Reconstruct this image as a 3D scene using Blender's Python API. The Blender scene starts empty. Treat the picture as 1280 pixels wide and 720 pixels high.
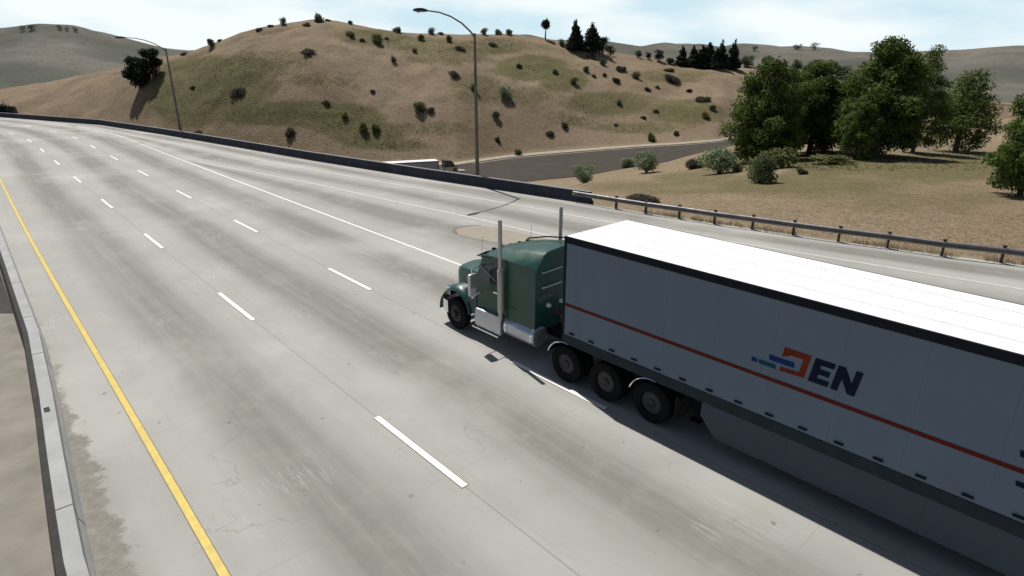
import bpy, bmesh, math, random
from mathutils import Vector, Matrix
from mathutils.bvhtree import BVHTree
random.seed(7)
SC = bpy.context.scene
COL = SC.collection
PI = math.pi
# ------------------------------------------------------------------ camera calibration
F, PITCH, H = 757.93, math.radians(19.971), 7.986
cp, sp = math.cos(PITCH), math.sin(PITCH)
HOR = 360 - F*math.tan(PITCH)
def ray(x, y):
    u, v = (x-640)/F, (360-y)/F
    return u, cp+v*sp, -sp+v*cp
def U(x, y, z=0.0):
    dx, dy, dz = ray(x, y); t = (z-H)/dz
    return Vector((dx*t, dy*t, z))
def UD(x, y, d):                       # the point at horizontal distance d
    dx, dy, dz = ray(x, y); t = d/math.hypot(dx, dy)
    return Vector((dx*t, dy*t, H+dz*t))
def lerp(a, b, t): return a+(b-a)*t
def interp(x, xs, ys):
    if x <= xs[0]: return ys[0]
    for i in range(1, len(xs)):
        if x <= xs[i]: return lerp(ys[i-1], ys[i], (x-xs[i-1])/(xs[i]-xs[i-1]))
    return ys[-1]
def interpx(x, xs, ys):                # with extrapolation
    if x < xs[0]: return ys[0]+(x-xs[0])*(ys[1]-ys[0])/(xs[1]-xs[0])
    if x > xs[-1]: return ys[-1]+(x-xs[-1])*(ys[-1]-ys[-2])/(xs[-1]-xs[-2])
    return interp(x, xs, ys)
TH = math.radians(42.096)
RD = Vector((-math.sin(TH), math.cos(TH), 0)); RN = Vector((math.cos(TH), math.sin(TH), 0))
RK, RO = -0.000179, 1.685
def R(s, o, z=0.0):                    # road frame: distance along, offset right of yellow line
    e = min(max(0.0, s-85), 70.0)
    bend = .0037*e*e + max(0.0, s-155)*2*.0037*70       # the road swings left far ahead
    q = RD*s + RN*(RO+o-RK*s*s/2-bend); q.z = z
    return q
# ------------------------------------------------------------------ materials
MATS = {}
class N:
    def __init__(s, name):
        s.m = bpy.data.materials.new(name); s.m.use_nodes = True
        s.t = s.m.node_tree; s.b = s.t.nodes['Principled BSDF']
    def n(s, typ, **k):
        x = s.t.nodes.new(typ)
        for a, v in k.items():
            if a.startswith('i_'): x.inputs[a[2:].replace('_', ' ')].default_value = v
            else: setattr(x, a, v)
        return x
    def l(s, a, b): s.t.links.new(a, b)
    def coord(s, which='Object', scale=(1, 1, 1)):
        if which == 'UV': c = s.n('ShaderNodeUVMap').outputs[0]
        elif which == 'Position': c = s.n('ShaderNodeNewGeometry').outputs['Position']
        else: c = s.n('ShaderNodeTexCoord').outputs[which]
        mp = s.n('ShaderNodeMapping'); mp.inputs['Scale'].default_value = scale
        s.l(c, mp.inputs[0]); return mp.outputs[0]
    def noise(s, co, scale, detail=4, rough=.55):
        x = s.n('ShaderNodeTexNoise'); x.inputs['Scale'].default_value = scale
        x.inputs['Detail'].default_value = detail; x.inputs['Roughness'].default_value = rough
        s.l(co, x.inputs['Vector']); return x.outputs['Fac']
    def ramp(s, fac, stops):
        x = s.n('ShaderNodeValToRGB'); e = x.color_ramp.elements
        while len(e) < len(stops): e.new(0.5)
        for k, (p, c) in enumerate(stops):
            e[k].position = p; e[k].color = (*c, 1) if len(c) == 3 else c
        s.l(fac, x.inputs[0]); return x.outputs[0]
    def g(s, fac, a, b, va=0.0, vb=1.0):
        x = s.n('ShaderNodeMapRange'); x.inputs[1].default_value = a; x.inputs[2].default_value = b
        x.inputs[3].default_value = va; x.inputs[4].default_value = vb
        s.l(fac, x.inputs[0]); return x.outputs[0]
    def mix(s, fac, a, b, mode='MIX'):
        x = s.n('ShaderNodeMix', data_type='RGBA', blend_type=mode)
        for sock, v in ((x.inputs[0], fac), (x.inputs[6], a), (x.inputs[7], b)):
            if isinstance(v, (int, float)): sock.default_value = v
            elif isinstance(v, tuple): sock.default_value = (*v, 1)
            else: s.l(v, sock)
        return x.outputs[2]
    def math(s, op, a, b=None):
        x = s.n('ShaderNodeMath', operation=op)
        for i, v in enumerate((a, b)):
            if v is None: continue
            if isinstance(v, (int, float)): x.inputs[i].default_value = v
            else: s.l(v, x.inputs[i])
        return x.outputs[0]
    def bump(s, h, strength=.3, dist=.05):
        x = s.n('ShaderNodeBump'); x.inputs['Strength'].default_value = strength
        x.inputs['Distance'].default_value = dist
        s.l(h, x.inputs['Height']); s.l(x.outputs[0], s.b.inputs['Normal'])
    def set(s, base=None, rough=None, metal=None, spec=None):
        for k, v in (('Base Color', base), ('Roughness', rough), ('Metallic', metal), ('Specular IOR Level', spec)):
            if v is None: continue
            i = s.b.inputs[k]
            if isinstance(v, (int, float)): i.default_value = v
            elif isinstance(v, tuple): i.default_value = (*v, 1)
            else: s.l(v, i)
        return s.m
def plain(name, col, rough=.6, metal=0.0, var=.15, scale=3.0, bump=0.0, spec=.5, coat=0.0):
    n = N(name); co = n.coord('Object')
    f = n.noise(co, scale, 5)
    lo = tuple(c*(1-var) for c in col); hi = tuple(min(1, c*(1+var)) for c in col)
    c = n.ramp(f, [(.3, lo), (.7, hi)])
    r = n.g(n.noise(co, scale*2.3, 3), .3, .7, max(0, rough-.08), min(1, rough+.08))
    n.set(c, r, metal, spec)
    if coat: n.b.inputs['Coat Weight'].default_value = coat; n.b.inputs['Coat Roughness'].default_value = .06
    if bump: n.bump(n.noise(co, scale*9, 4), bump, .02)
    return n.m

def mat_road():
    n = N('road_concrete'); uv = n.coord('UV')
    sep = n.n('ShaderNodeSeparateXYZ'); n.l(uv, sep.inputs[0])
    s, v = sep.outputs[0], sep.outputs[1]          # s metres along, v lane number
    # wobble of lane coordinate
    wob = n.noise(n.coord('UV', (.03, .0, 1)), 1.0, 2)
    v2 = n.math('ADD', v, n.g(wob, .3, .7, -.05, .05))
    fr = n.math('FRACT', v2)
    dist = n.math('ABSOLUTE', n.math('SUBTRACT', fr, .52))     # 0 in the lane centre
    oil = n.n('ShaderNodeMapRange', interpolation_type='SMOOTHERSTEP'); n.l(dist, oil.inputs[0])
    oil.inputs[1].default_value = .0; oil.inputs[2].default_value = .40; oil.inputs[3].default_value = 1; oil.inputs[4].default_value = 0
    streak = n.noise(n.coord('UV', (.035, 3.2, 1)), 1.0, 5, .6)
    streak2 = n.noise(n.coord('UV', (.12, 11, 1)), 1.0, 4, .6)
    amt = n.math('MULTIPLY', oil.outputs[0], n.g(streak, .28, .6, .42, 1.3))
    base = n.ramp(n.noise(n.coord('Position'), .22, 6, .62), [(.3, (.315, .31, .295)), (.55, (.36, .355, .336)), (.75, (.415, .41, .388))])
    c = n.mix(amt, base, (.19, .185, .167))
    c = n.mix(n.g(streak2, .48, .72, 0, .42), c, (.30, .29, .25))
    # mottles, speckle
    m1 = n.noise(n.coord('Position'), 1.3, 6, .7)
    c = n.mix(n.g(m1, .5, .75, 0, .4), c, (.33, .315, .265))
    m2 = n.noise(n.coord('Position'), 28, 3, .6)
    c = n.mix(n.g(m2, .3, .7, 0.0, .17), c, (.26, .245, .21))
    # broom / grooving scratches in patches
    grv = n.noise(n.coord('UV', (1.5, 90, 1)), 1.0, 3, .7)
    pat = n.g(n.noise(n.coord('Position'), .35, 3), .56, .68)
    c = n.mix(n.math('MULTIPLY', n.g(grv, .5, .66, 0, .5), pat), c, (.50, .485, .44))
    lp = n.noise(n.coord('UV', (.09, .55, 1)), 1.0, 5, .6)
    c = n.mix(n.g(lp, .52, .72, 0, .5), c, (.50, .49, .455))
    dr = n.noise(n.coord('Position'), 4.2, 2, .4)
    c = n.mix(n.g(dr, .735, .76, 0, .6), c, (.12, .115, .105))
    # cracks
    vo = n.n('ShaderNodeTexVoronoi', feature='DISTANCE_TO_EDGE'); vo.inputs['Scale'].default_value = .16
    wp = n.n('ShaderNodeVectorMath', operation='ADD')
    nz = n.n('ShaderNodeTexNoise'); nz.inputs['Scale'].default_value = 1.1; nz.inputs['Detail'].default_value = 6
    n.l(n.coord('Position'), nz.inputs['Vector']); sc = n.n('ShaderNodeVectorMath', operation='SCALE'); sc.inputs['Scale'].default_value = 2.4
    n.l(nz.outputs['Color'], sc.inputs[0]); n.l(n.coord('Position'), wp.inputs[0]); n.l(sc.outputs[0], wp.inputs[1]); n.l(wp.outputs[0], vo.inputs['Vector'])
    ck = n.g(vo.outputs['Distance'], .0, .006, .55, 0)
    ck = n.math('MULTIPLY', ck, n.g(n.noise(n.coord('Position'), .3, 2), .5, .6))
    c = n.mix(ck, c, (.2, .19, .17))
    # longitudinal joints between lanes and faint transverse joints
    ed = n.math('ABSOLUTE', n.math('SUBTRACT', n.math('FRACT', n.math('ADD', v, .5)), .5))
    c = n.mix(n.g(ed, .0028, .0045, .6, 0), c, (.2, .19, .17))
    tr = n.math('ABSOLUTE', n.math('SUBTRACT', n.math('FRACT', n.math('MULTIPLY', s, 1/5.8)), .5))
    c = n.mix(n.g(tr, .0012, .0030, .4, 0), c, (.25, .24, .21))
    # dirt band between the median barrier and the yellow line
    dn = n.noise(n.coord('Position'), 1.6, 7, .72)
    e = n.math('ADD', v, n.g(dn, .2, .8, -.10, .10))
    dirt = n.n('ShaderNodeMapRange'); n.l(e, dirt.inputs[0])
    dirt.inputs[1].default_value = -.25; dirt.inputs[2].default_value = -.22; dirt.inputs[3].default_value = 1; dirt.inputs[4].default_value = 0
    near = n.g(s, 16, 27, 1, .25)
    dirtc = n.ramp(n.noise(n.coord('Position'), 5, 6, .7), [(.3, (.15, .138, .118)), (.7, (.25, .235, .205))])
    c = n.mix(n.math('MULTIPLY', dirt.outputs[0], near), c, dirtc)
    n.set(c, .82, 0, .3)
    n.bump(n.math('ADD', n.math('MULTIPLY', m2, .4), grv), .25, .01)
    return n.m
def mat_ground(name, tan1, tan2, soil, green1, green2, scale=1.0, rugged=.6):
    n = N(name)
    vg = n.n('ShaderNodeAttribute', attribute_name='veg').outputs['Fac']
    P = n.coord('Position')
    big = n.noise(P, .035*scale, 5, .6); mid = n.noise(P, .25*scale, 7, .65); fine = n.noise(P, 2.2*scale, 6, .7)
    c = n.ramp(big, [(.35, tan1), (.6, tan2)])
    c = n.mix(n.g(mid, .5, .72, 0, .75), c, soil)
    gr = n.ramp(mid, [(.35, green1), (.65, green2)])
    thr = n.math('ADD', vg, n.g(mid, .2, .8, -.28, .28))
    c = n.mix(n.g(thr, .15, .55, 0, .95), c, gr)
    c = n.mix(n.g(fine, .35, .7, 0.0, .6), c, tuple(x*.5 for x in soil))
    pt = n.noise(P, .75*scale, 6, .75)
    c = n.mix(n.g(pt, .52, .68, 0, .28), c, tuple(a*.6 for a in green2))
    br = n.noise(n.coord('Position', (1, 1, 1)), 6*scale, 3, .6)
    c = n.mix(n.g(br, .55, .75, 0, .3), c, tuple(min(1, x*1.35) for x in tan2))
    n.set(c, .95, 0, .1)
    n.bump(n.math('ADD', n.math('MULTIPLY', fine, .5), mid), rugged, .6)
    return n.m
def mat_leaf(name, dark, light, scale=.6):
    n = N(name)
    f = n.noise(n.coord('Position'), scale, 3, .6)
    g2 = n.noise(n.coord('Position'), 6.0, 3, .6)
    c = n.ramp(f, [(.36, dark), (.62, light)])
    c = n.mix(n.g(g2, .3, .7, 0, .5), c, tuple(.6*a+.4*b for a, b in zip(dark, light)))
    n.set(c, .75, 0, .2)
    tr = n.n('ShaderNodeBsdfTranslucent'); n.l(c, tr.inputs[0]); ms = n.n('ShaderNodeMixShader'); ms.inputs[0].default_value = .38
    n.l(n.b.outputs[0], ms.inputs[1]); n.l(tr.outputs[0], ms.inputs[2]); n.l(ms.outputs[0], n.t.nodes['Material Output'].inputs[0])
    return n.m
M = dict(
 road=mat_road(),
 white=plain('road_paint_white', (.80, .79, .74), .6, var=.1, scale=7),
 faded=plain('road_paint_faded', (.50, .485, .44), .7, var=.12, scale=3),
 yellow=plain('road_paint_yellow', (.56, .42, .075), .6, var=.13, scale=5),
 paintedge=plain('paint_edge_dark', (.17, .15, .12), .8),
 patch=plain('road_patch_tan', (.285, .255, .20), .85, var=.07, scale=1.5, bump=.2),
 patchedge=plain('patch_edge', (.17, .16, .14), .9),
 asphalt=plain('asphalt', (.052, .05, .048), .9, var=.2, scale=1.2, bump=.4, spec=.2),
 rampasph=plain('ramp_asphalt', (.062, .053, .047), .95, var=.12, scale=.4, bump=.2, spec=.1),
 oppo=plain('tan_concrete', (.215, .195, .163), .9, var=.2, scale=.9, bump=.3),
 verge=plain('verge_gravel', (.31, .265, .20), .95, var=.15, scale=.8, bump=.4),
 darkconc=plain('stained_dark_concrete', (.045, .048, .06), .9, var=.22, scale=.8, bump=.3, spec=.1),
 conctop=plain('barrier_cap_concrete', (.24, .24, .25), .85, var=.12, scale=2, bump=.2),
 medconc=plain('median_barrier_concrete', (.33, .335, .335), .85, var=.12, scale=1.3, bump=.25),
 blackconc=plain('near_black_concrete', (.035, .034, .032), .95, var=.2, scale=2),
 black=plain('black_rubber_plate', (.015, .013, .012), .8),
 steel=plain('weathered_galvanised_steel', (.20, .195, .19), .55, .5, var=.2, scale=2, bump=.15),
 wood=plain('dark_guardrail_post', (.07, .055, .045), .85, var=.25, scale=3, bump=.3),
 pole=plain('lamp_pole_metal', (.13, .115, .105), .55, .4, var=.2, scale=1),
 lamp=plain('lamp_housing', (.05, .045, .05), .5, .2),
 lens=plain('lamp_lens', (.35, .36, .36), .2),
 green=plain('green_truck_paint', (.007, .054, .039), .42, 0, var=.10, scale=1.4, coat=.25),
 greend=plain('green_panel_seam', (.006, .02, .015), .5),
 chrome=plain('chrome', (.78, .78, .80), .14, 1.0, var=.04, scale=2),
 alu=plain('brushed_aluminium', (.50, .51, .56), .38, .85, var=.08, scale=2.5),
 stack=plain('dull_chrome_stack', (.46, .44, .41), .5, .5, var=.08, scale=2),
 mirrorcase=plain('pale_mirror_case', (.62, .61, .63), .35, .3),
 glass=plain('dark_glass', (.012, .016, .018), .08, 0, var=.05, spec=.7),
 chassis=plain('chassis_black', (.010, .010, .012), .75, 0, spec=.08),
 tyre=plain('tyre_rubber', (.011, .011, .011), .85, spec=.08, var=.2, bump=.3),
 rim=plain('steel_wheel', (.05, .05, .056), .45, .7, spec=.08),
 roof=plain('white_trailer_roof', (.84, .84, .84), .5, var=.025, scale=.8),
 seam=plain('roof_seam', (.52, .53, .56), .6),
 panel=plain('shade_toned_trailer_side', (.134, .176, .226), .6, 0, spec=.2, var=.05, scale=.35),  # blue-grey puts shade into the colour of the white trailer's sides
 rail=plain('dark_trailer_rail', (.013, .015, .02), .7, 0, spec=.08),
 brail=plain('dark_lower_rail', (.028, .038, .046), .7, 0, spec=.08),
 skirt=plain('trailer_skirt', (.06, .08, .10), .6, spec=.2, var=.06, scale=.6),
 red=plain('rust_red_decal', (.115, .016, .010), .7, spec=.08, var=.08),
 orange=plain('orange_red_decal', (.17, .025, .01), .7, spec=.08),
 navy=plain('navy_decal', (.006, .012, .032), .7, spec=.08),
 blue=plain('blue_decal', (.01, .03, .14), .7, spec=.08),
 teal=plain('teal_decal', (.01, .06, .11), .7, spec=.08),
 lampwhite=plain('pale_work_lamp', (.7, .7, .68), .25),
 redlens=plain('red_lens', (.5, .02, .015), .25),
 amber=plain('amber_lens', (.6, .22, .02), .25),
 hosered=plain('red_air_hose', (.35, .02, .02), .45), hoseblue=plain('blue_air_hose', (.02, .06, .3), .45),
 beige=plain('beige_cab_paint', (.55, .5, .42), .35, coat=.3), darkcab=plain('charcoal_fairing', (.04, .04, .05), .45),
 palepanel=plain('pale_grey_trailer_side', (.28, .31, .40), .5, var=.06),
 bark=plain('bark', (.075, .055, .04), .95, var=.3, scale=4, bump=.6),
 hill=mat_ground('dry_grass_hillside', (.250, .190, .122), (.30, .234, .155), (.222, .162, .122), (.105, .102, .040), (.155, .142, .062)),
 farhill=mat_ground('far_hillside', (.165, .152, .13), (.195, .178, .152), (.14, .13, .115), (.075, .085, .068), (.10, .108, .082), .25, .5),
 base=plain('distant_ground', (.25, .2, .13), .95, var=.2, scale=.02),
 lf_dark=mat_leaf('leaf_dark_green', (.026, .046, .010), (.15, .205, .045), .5),
 lf_pine=mat_leaf('leaf_pine', (.014, .022, .014), (.034, .045, .028), .3),
 lf_bright=mat_leaf('leaf_bright_green', (.06, .10, .022), (.14, .20, .05), .6),
 lf_sage=mat_leaf('leaf_sage', (.17, .225, .125), (.30, .36, .22), 1.2),
 lf_grey=mat_leaf('leaf_grey_green', (.065, .088, .042), (.125, .155, .078), .8),
 lf_brown=mat_leaf('leaf_dry_brown', (.045, .04, .03), (.09, .078, .055), .8),
 straw=mat_leaf('dry_grass_straw', (.27, .215, .135), (.40, .33, .21), .35),
 grassgreen=mat_leaf('green_weeds', (.10, .12, .035), (.2, .21, .075), .7),
)
def seams(m, pitch, amt, rib=False):
    n = N.__new__(N); n.m = m; n.t = m.node_tree; n.b = n.t.nodes['Principled BSDF']
    sx = n.n('ShaderNodeSeparateXYZ'); n.l(n.coord('Object'), sx.inputs[0])
    f = n.math('ABSOLUTE', n.math('SUBTRACT', n.math('FRACT', n.math('MULTIPLY', sx.outputs[0], 1/pitch)), .5))
    old = n.b.inputs['Base Color'].links[0].from_socket
    c = n.mix(n.g(f, .004, .009, amt, 0), old, (.05, .055, .06))
    st = n.noise(n.coord('Object', (2.2, 2.2, .25)), 1.0, 5, .65)
    c = n.mix(n.g(st, .52, .8, 0, .22), c, (.09, .09, .085) if not rib else (.45, .43, .4))
    n.l(c, n.b.inputs['Base Color'])
    n.bump(n.math('ADD', n.g(f, .0, .03, 0, 1), n.math('MULTIPLY', n.noise(n.coord('Object'), .9, 2), .8)), .12, .02)
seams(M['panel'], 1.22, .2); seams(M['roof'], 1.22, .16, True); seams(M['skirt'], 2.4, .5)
# ------------------------------------------------------------------ object helpers
def new_obj(name, verts, faces, mat, parent=None, smooth=False, mats=None, fm=None):
    me = bpy.data.meshes.new(name); me.from_pydata([tuple(v) for v in verts], [], faces); me.update()
    for m_ in (mats or [mat]): me.materials.append(m_)
    if fm: me.polygons.foreach_set('material_index', fm)
    if smooth: me.polygons.foreach_set('use_smooth', [True]*len(me.polygons))
    o = bpy.data.objects.new(name, me); COL.objects.link(o)
    if parent: o.parent = parent
    return o
def tag(o, label=None, cat=None, group=None, kind=None):
    if label: o['label'] = label
    if cat: o['category'] = cat
    if group: o['group'] = group
    if kind: o['kind'] = kind
    return o
def thing(name, label, cat, loc=(0, 0, 0), rz=0.0, group=None):
    o = bpy.data.objects.new(name, None); COL.objects.link(o); o.empty_display_size = .3
    o.location = loc; o.rotation_euler = (0, 0, rz)
    return tag(o, label, cat, group)
class MB:
    def __init__(s): s.v = []; s.f = []; s.sm = []
    def add(s, vs, fs, sm=False):
        b = len(s.v); s.v += [Vector(v) for v in vs]; s.f += [[b+i for i in f] for f in fs]; s.sm += [sm]*len(fs); return s
    def bm(s, bm, sm=False):
        bm.verts.ensure_lookup_table(); bm.verts.index_update()
        s.add([v.co.copy() for v in bm.verts], [[v.index for v in f.verts] for f in bm.faces], sm); bm.free(); return s
    def box(s, x0, x1, y0, y1, z0, z1, bev=0.0, rot=None):
        bm = bmesh.new(); bmesh.ops.create_cube(bm, size=1)
        for v in bm.verts: v.co = Vector((lerp(x0, x1, v.co.x+.5), lerp(y0, y1, v.co.y+.5), lerp(z0, z1, v.co.z+.5)))
        if bev: bmesh.ops.bevel(bm, geom=bm.edges[:], offset=bev, segments=2, affect='EDGES', profile=.6)
        if rot is not None: bmesh.ops.transform(bm, matrix=rot, verts=bm.verts[:])
        return s.bm(bm)
    def prism(s, poly, y0, y1, bev=0.0):   # poly in x,z
        bm = bmesh.new()
        a = [bm.verts.new((x, y0, z)) for x, z in poly]; b = [bm.verts.new((x, y1, z)) for x, z in poly]
        k = len(poly); bm.faces.new(a); bm.faces.new(b[::-1])
        for i in range(k): bm.faces.new((a[i], b[i], b[(i+1) % k], a[(i+1) % k])[::-1])
        bmesh.ops.recalc_face_normals(bm, faces=bm.faces[:])
        if bev: bmesh.ops.bevel(bm, geom=bm.edges[:], offset=bev, segments=2, affect='EDGES', profile=.6)
        return s.bm(bm)
    def loft(s, secs, cap=True, sm=False):
        n = len(secs[0]); b = []; 
        vs = [v for sec in secs for v in sec]; fs = []
        for i in range(len(secs)-1):
            for j in range(n):
                fs.append([i*n+j, i*n+(j+1) % n, (i+1)*n+(j+1) % n, (i+1)*n+j])
        if cap: fs.append(list(range(n))[::-1]); fs.append([(len(secs)-1)*n+j for j in range(n)])
        bm = bmesh.new(); bv = [bm.verts.new(v) for v in vs]
        for f in fs:
            try: bm.faces.new([bv[i] for i in f])
            except ValueError: pass
        bmesh.ops.recalc_face_normals(bm, faces=bm.faces[:])
        return s.bm(bm, sm)
    def tube(s, pts, r, seg=10, cap=True, sm=True):
        pts = [Vector(p) for p in pts]; rs = r if isinstance(r, (list, tuple)) else [r]*len(pts)
        secs = []
        up = None
        for i, p in enumerate(pts):
            t = (pts[min(i+1, len(pts)-1)]-pts[max(i-1, 0)]).normalized()
            if up is None or abs(up.dot(t)) > .95: up = Vector((0, 0, 1)) if abs(t.z) < .9 else Vector((1, 0, 0))
            a = t.cross(up).normalized(); b = t.cross(a).normalized(); up = -b if b.dot(up) < 0 else b
            secs.append([p+a*math.cos(2*PI*k/seg)*rs[i]+b*math.sin(2*PI*k/seg)*rs[i] for k in range(seg)])
        return s.loft(secs, cap, sm)
    def lathe(s, prof, centre, axis='y', seg=28, sm=True):   # prof: (axial, radius)
        secs = []
        for a, r in prof:
            ring = []
            for k in range(seg):
                c, q = math.cos(2*PI*k/seg)*r, math.sin(2*PI*k/seg)*r
                p = {'y': (c, a, q), 'x': (a, c, q), 'z': (c, q, a)}[axis]
                ring.append(Vector(p)+Vector(centre))
            secs.append(ring)
        return s.loft(secs, True, sm)
    def build(s, name, mat, parent=None, label=None):
        me = bpy.data.meshes.new(name); me.from_pydata([tuple(v) for v in s.v], [], s.f); me.update()
        me.materials.append(mat); me.polygons.foreach_set('use_smooth', s.sm)
        if any(s.sm): 
            try: me.set_sharp_from_angle(angle=math.radians(38))
            except Exception: pass
        o = bpy.data.objects.new(name, me); COL.objects.link(o)
        if parent: o.parent = parent
        if label: o['label'] = label
        return o
def children(o): return [c for c in COL.objects if c.parent == o]
def copy_tree(o, parent=None):
    c = o.copy(); COL.objects.link(c); c.parent = parent
    for ch in children(o): copy_tree(ch, c)
    return c
# ------------------------------------------------------------------ road surface
sL4 = ([3, 20.8, 26.8, 34.4, 43, 53, 62], [21.9, 19.55, 19.1, 18.06, 17.09, 15.34, 13.6])
sBar = ([4.5, 10.6, 18.6, 24.7, 39.1, 54, 67.4, 89], [31.05, 29.3, 27.7, 26.71, 24.28, 22.02, 20.37, 17.54])
PBfar = U(30, 148)
def oBar(s):
    if s < 4.5: return 31.05+(4.5-s)*.22
    if s <= 89: return interp(s, *sBar)
    return max(17.54-(s-89)*.06, 12.0)
def oL5(s):
    o = interpx(s, [3, 11, 21.2, 25.9, 43], [27.47, 25.99, 23.95, 23.45, 20.73])
    if s > 43: o = oBar(s)-2.95
    return o
def lane(s, v):
    if v <= 3: return 4.433*v if v >= 0 else 4.433*v
    o3 = 13.3; o4 = interpx(s, *sL4) if s < 62 else 13.6; o4 = max(o4, o3+.05); o5 = max(oL5(s), o4+.4); ob = oBar(s)+.05
    ob = max(ob, o5+.4)
    if v <= 4: return lerp(o3, o4, v-3)
    if v <= 5: return lerp(o4, o5, v-4)
    return lerp(o5, ob, v-5)
ss = [-60+2.0*i for i in range(36)]+[12+2*i for i in range(50)]+[112+8*i for i in range(40)]
vsn = [-.345]+[round(i*.2, 2) for i in range(-1, 31)]
verts = []; uvs = []
for s in ss:
    for v in vsn:
        verts.append(R(s, lane(s, v), 0.0)); uvs.append((s, v))
nv = len(vsn); faces = [[i*nv+j, i*nv+j+1, (i+1)*nv+j+1, (i+1)*nv+j] for i in range(len(ss)-1) for j in range(nv-1)]
road = new_obj('road', verts, faces, M['road'])
ul = road.data.uv_layers.new(name='UVMap')
for li, lp in enumerate(road.data.loops): ul.data[li].uv = uvs[lp.vertex_index]
tag(road, kind='structure')
def strip(name, pts_fn, s0, s1, w, z, mat, step=2.0, kind='structure', parent=None, mb=None):
    n_ = max(1, int(math.ceil((s1-s0)/step))); vs = []; fs = []
    for i in range(n_+1):
        s = lerp(s0, s1, i/n_); o = pts_fn(s); vs += [R(s, o-w/2, z), R(s, o+w/2, z)]
    fs = [[2*i, 2*i+1, 2*i+3, 2*i+2] for i in range(n_)]
    if mb is not None: mb.add(vs, fs); return
    return tag(new_obj(name, vs, fs, mat, parent), kind=kind)
m1 = MB(); m2 = MB()
strip('', lambda s: 0.03*math.sin(s*.13), -50, 260, .14, .008, None, mb=m1, step=1.5)
strip('', lambda s: 0.03*math.sin(s*.13), -50, 260, .175, .004, None, mb=m2, step=1.5)
tag(m1.build('road_line', M['yellow']), kind='structure'); tag(m2.build('road_line_edge', M['paintedge']), kind='structure')
m1 = MB(); m2 = MB()
for ln in (1, 2):
    for k in range(-4, 20):
        a = 8.2+11.6*k
        strip('', lambda s: 4.433*ln, a, a+3.5, .15, .008, None, mb=m1)
        strip('', lambda s: 4.433*ln, a-.02, a+3.52, .19, .004, None, mb=m2)
tag(m1.build('road_dashes', M['white']), kind='structure'); tag(m2.build('road_dash_edge', M['paintedge']), kind='structure')
strip('road_line', lambda s: 13.3, -50, 250, .12, .008, M['white'])
strip('road_line', lambda s: interpx(s, *sL4), -50, 60, .20, .008, M['faded'])
strip('road_line', oL5, -50, 200, .20, .008, M['faded'])
# tan repair patch beside the third lane line
pp = [(565, 290), (568, 285.5), (580, 282.5), (600, 282), (622, 285), (645, 290), (672, 296), (705, 304), (712, 316), (690, 313), (660, 309), (628, 304.5), (604, 300.5), (585, 296.5), (572, 293)]
c0 = sum(((U(*q)) for q in pp), Vector())/len(pp)
def flat(name, pts, z, mat, kind='structure'):
    return tag(new_obj(name, [(p.x, p.y, z) for p in pts], [list(range(len(pts)))[::-1]], mat), kind=kind)
flat('road_patch', [U(*q) for q in pp], .0065, M['patch'])
edge = [U(*q) for q in [(572, 293.4), (565, 290.6), (566, 286.5), (574, 283), (588, 281.6), (604, 281.5), (590, 282.6), (577, 284.6), (570, 288), (573, 292)]]
flat('road_patch_edge', edge, .0095, M['patchedge'])
# opposite carriageway
base = [(-3000, -3000), (3000, -3000), (3000, 3000), (-3000, 3000)]
g = new_obj('ground', [(x, y, -16) for x, y in base], [[0, 1, 2, 3]], M['base']); tag(g, kind='structure')
vs = []; 
for s in [-60, 0, 40, 100, 200, 320]: vs += [R(s, -1.28, -.012), R(s, -16, -.012)]
tag(new_obj('opposite_road', vs, [[2*i, 2*i+2, 2*i+3, 2*i+1] for i in range(5)], M['oppo']), kind='structure')
vs = [U(25, 389.5), U(-260, 389.5)]
sA = vs[0].dot(RD); 
a0 = R(U(40, 389.5).dot(RD), -1.25); b0 = U(-420, 389.5)
pl = [a0, R(60, -1.25), R(300, -1.25), R(300, -15.5), b0]
flat('asphalt_lane', pl, -.006, M['asphalt'])
# ------------------------------------------------------------------ median barrier
med_s = [-60, 4, 10.5, 12.9, 17.3, 22.1, 30, 42, 70, 300]; med_o = [-1.62, -1.6, -1.56, -1.45, -1.2, -1.0, -.97, -.95, -.95, -.95]
def med(s): return interp(s, med_s, med_o)
def sweep(svals, ofn, prof, close=True):
    secs = []
    for s in svals:
        secs.append([R(s, ofn(s)+dx, z) for dx, z in prof])
    return secs
mb_t = thing('median_barrier', 'pale concrete median barrier with a dark drain mark along the yellow line', 'barrier')
sv = [-50, -20, 0, 4, 6, 8, 10.5, 12, 14, 16, 17.3, 19, 22.1, 26, 30, 36, 42, 60, 90, 140, 200]
MB().loft(sweep(sv, med, [(0, 0), (-.02, .06), (-.075, .2), (-.09, .52), (-.36, .52), (-.44, .2), (-.5, .06), (-.52, 0)])).build('barrier_body', M['medconc'], mb_t)
MB().loft(sweep(sv, med, [(-.35, .5235), (-.37, .532), (-.47, .50), (-.54, .06), (-.54, 0), (-.45, .01)])).build('dark_edge_band', M['blackconc'], mb_t)  # near-black band over the barrier's left edge and back face
for px, py in [(96, 628), (50.5, 441), (40, 395), (27, 352)]:
    P = U(px, py, .52); s = P.dot(RD)
    a = []
    for ds in (-.012, .012): a.append([R(s+ds, med(s)+dx, z) for dx, z in [(.004, 0), (-.016, .062), (-.071, .202), (-.086, .5235), (-.354, .5235), (-.354, .4), (-.2, .0)]])
    MB().loft(a).build('expansion_joint', M['blackconc'], mb_t)
P = U(56, 513, .52); s = P.dot(RD)
q = [R(s+a, med(s)+b, z) for z in (.5, .532) for a, b in [(-.12, -.19), (.12, -.19), (.12, -.30), (-.12, -.30)]]
new_obj('drain_mark', q, [[0, 1, 2, 3], [7, 6, 5, 4], [0, 4, 5, 1], [1, 5, 6, 2], [2, 6, 7, 3], [3, 7, 4, 0]], M['black'], mb_t)
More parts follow.
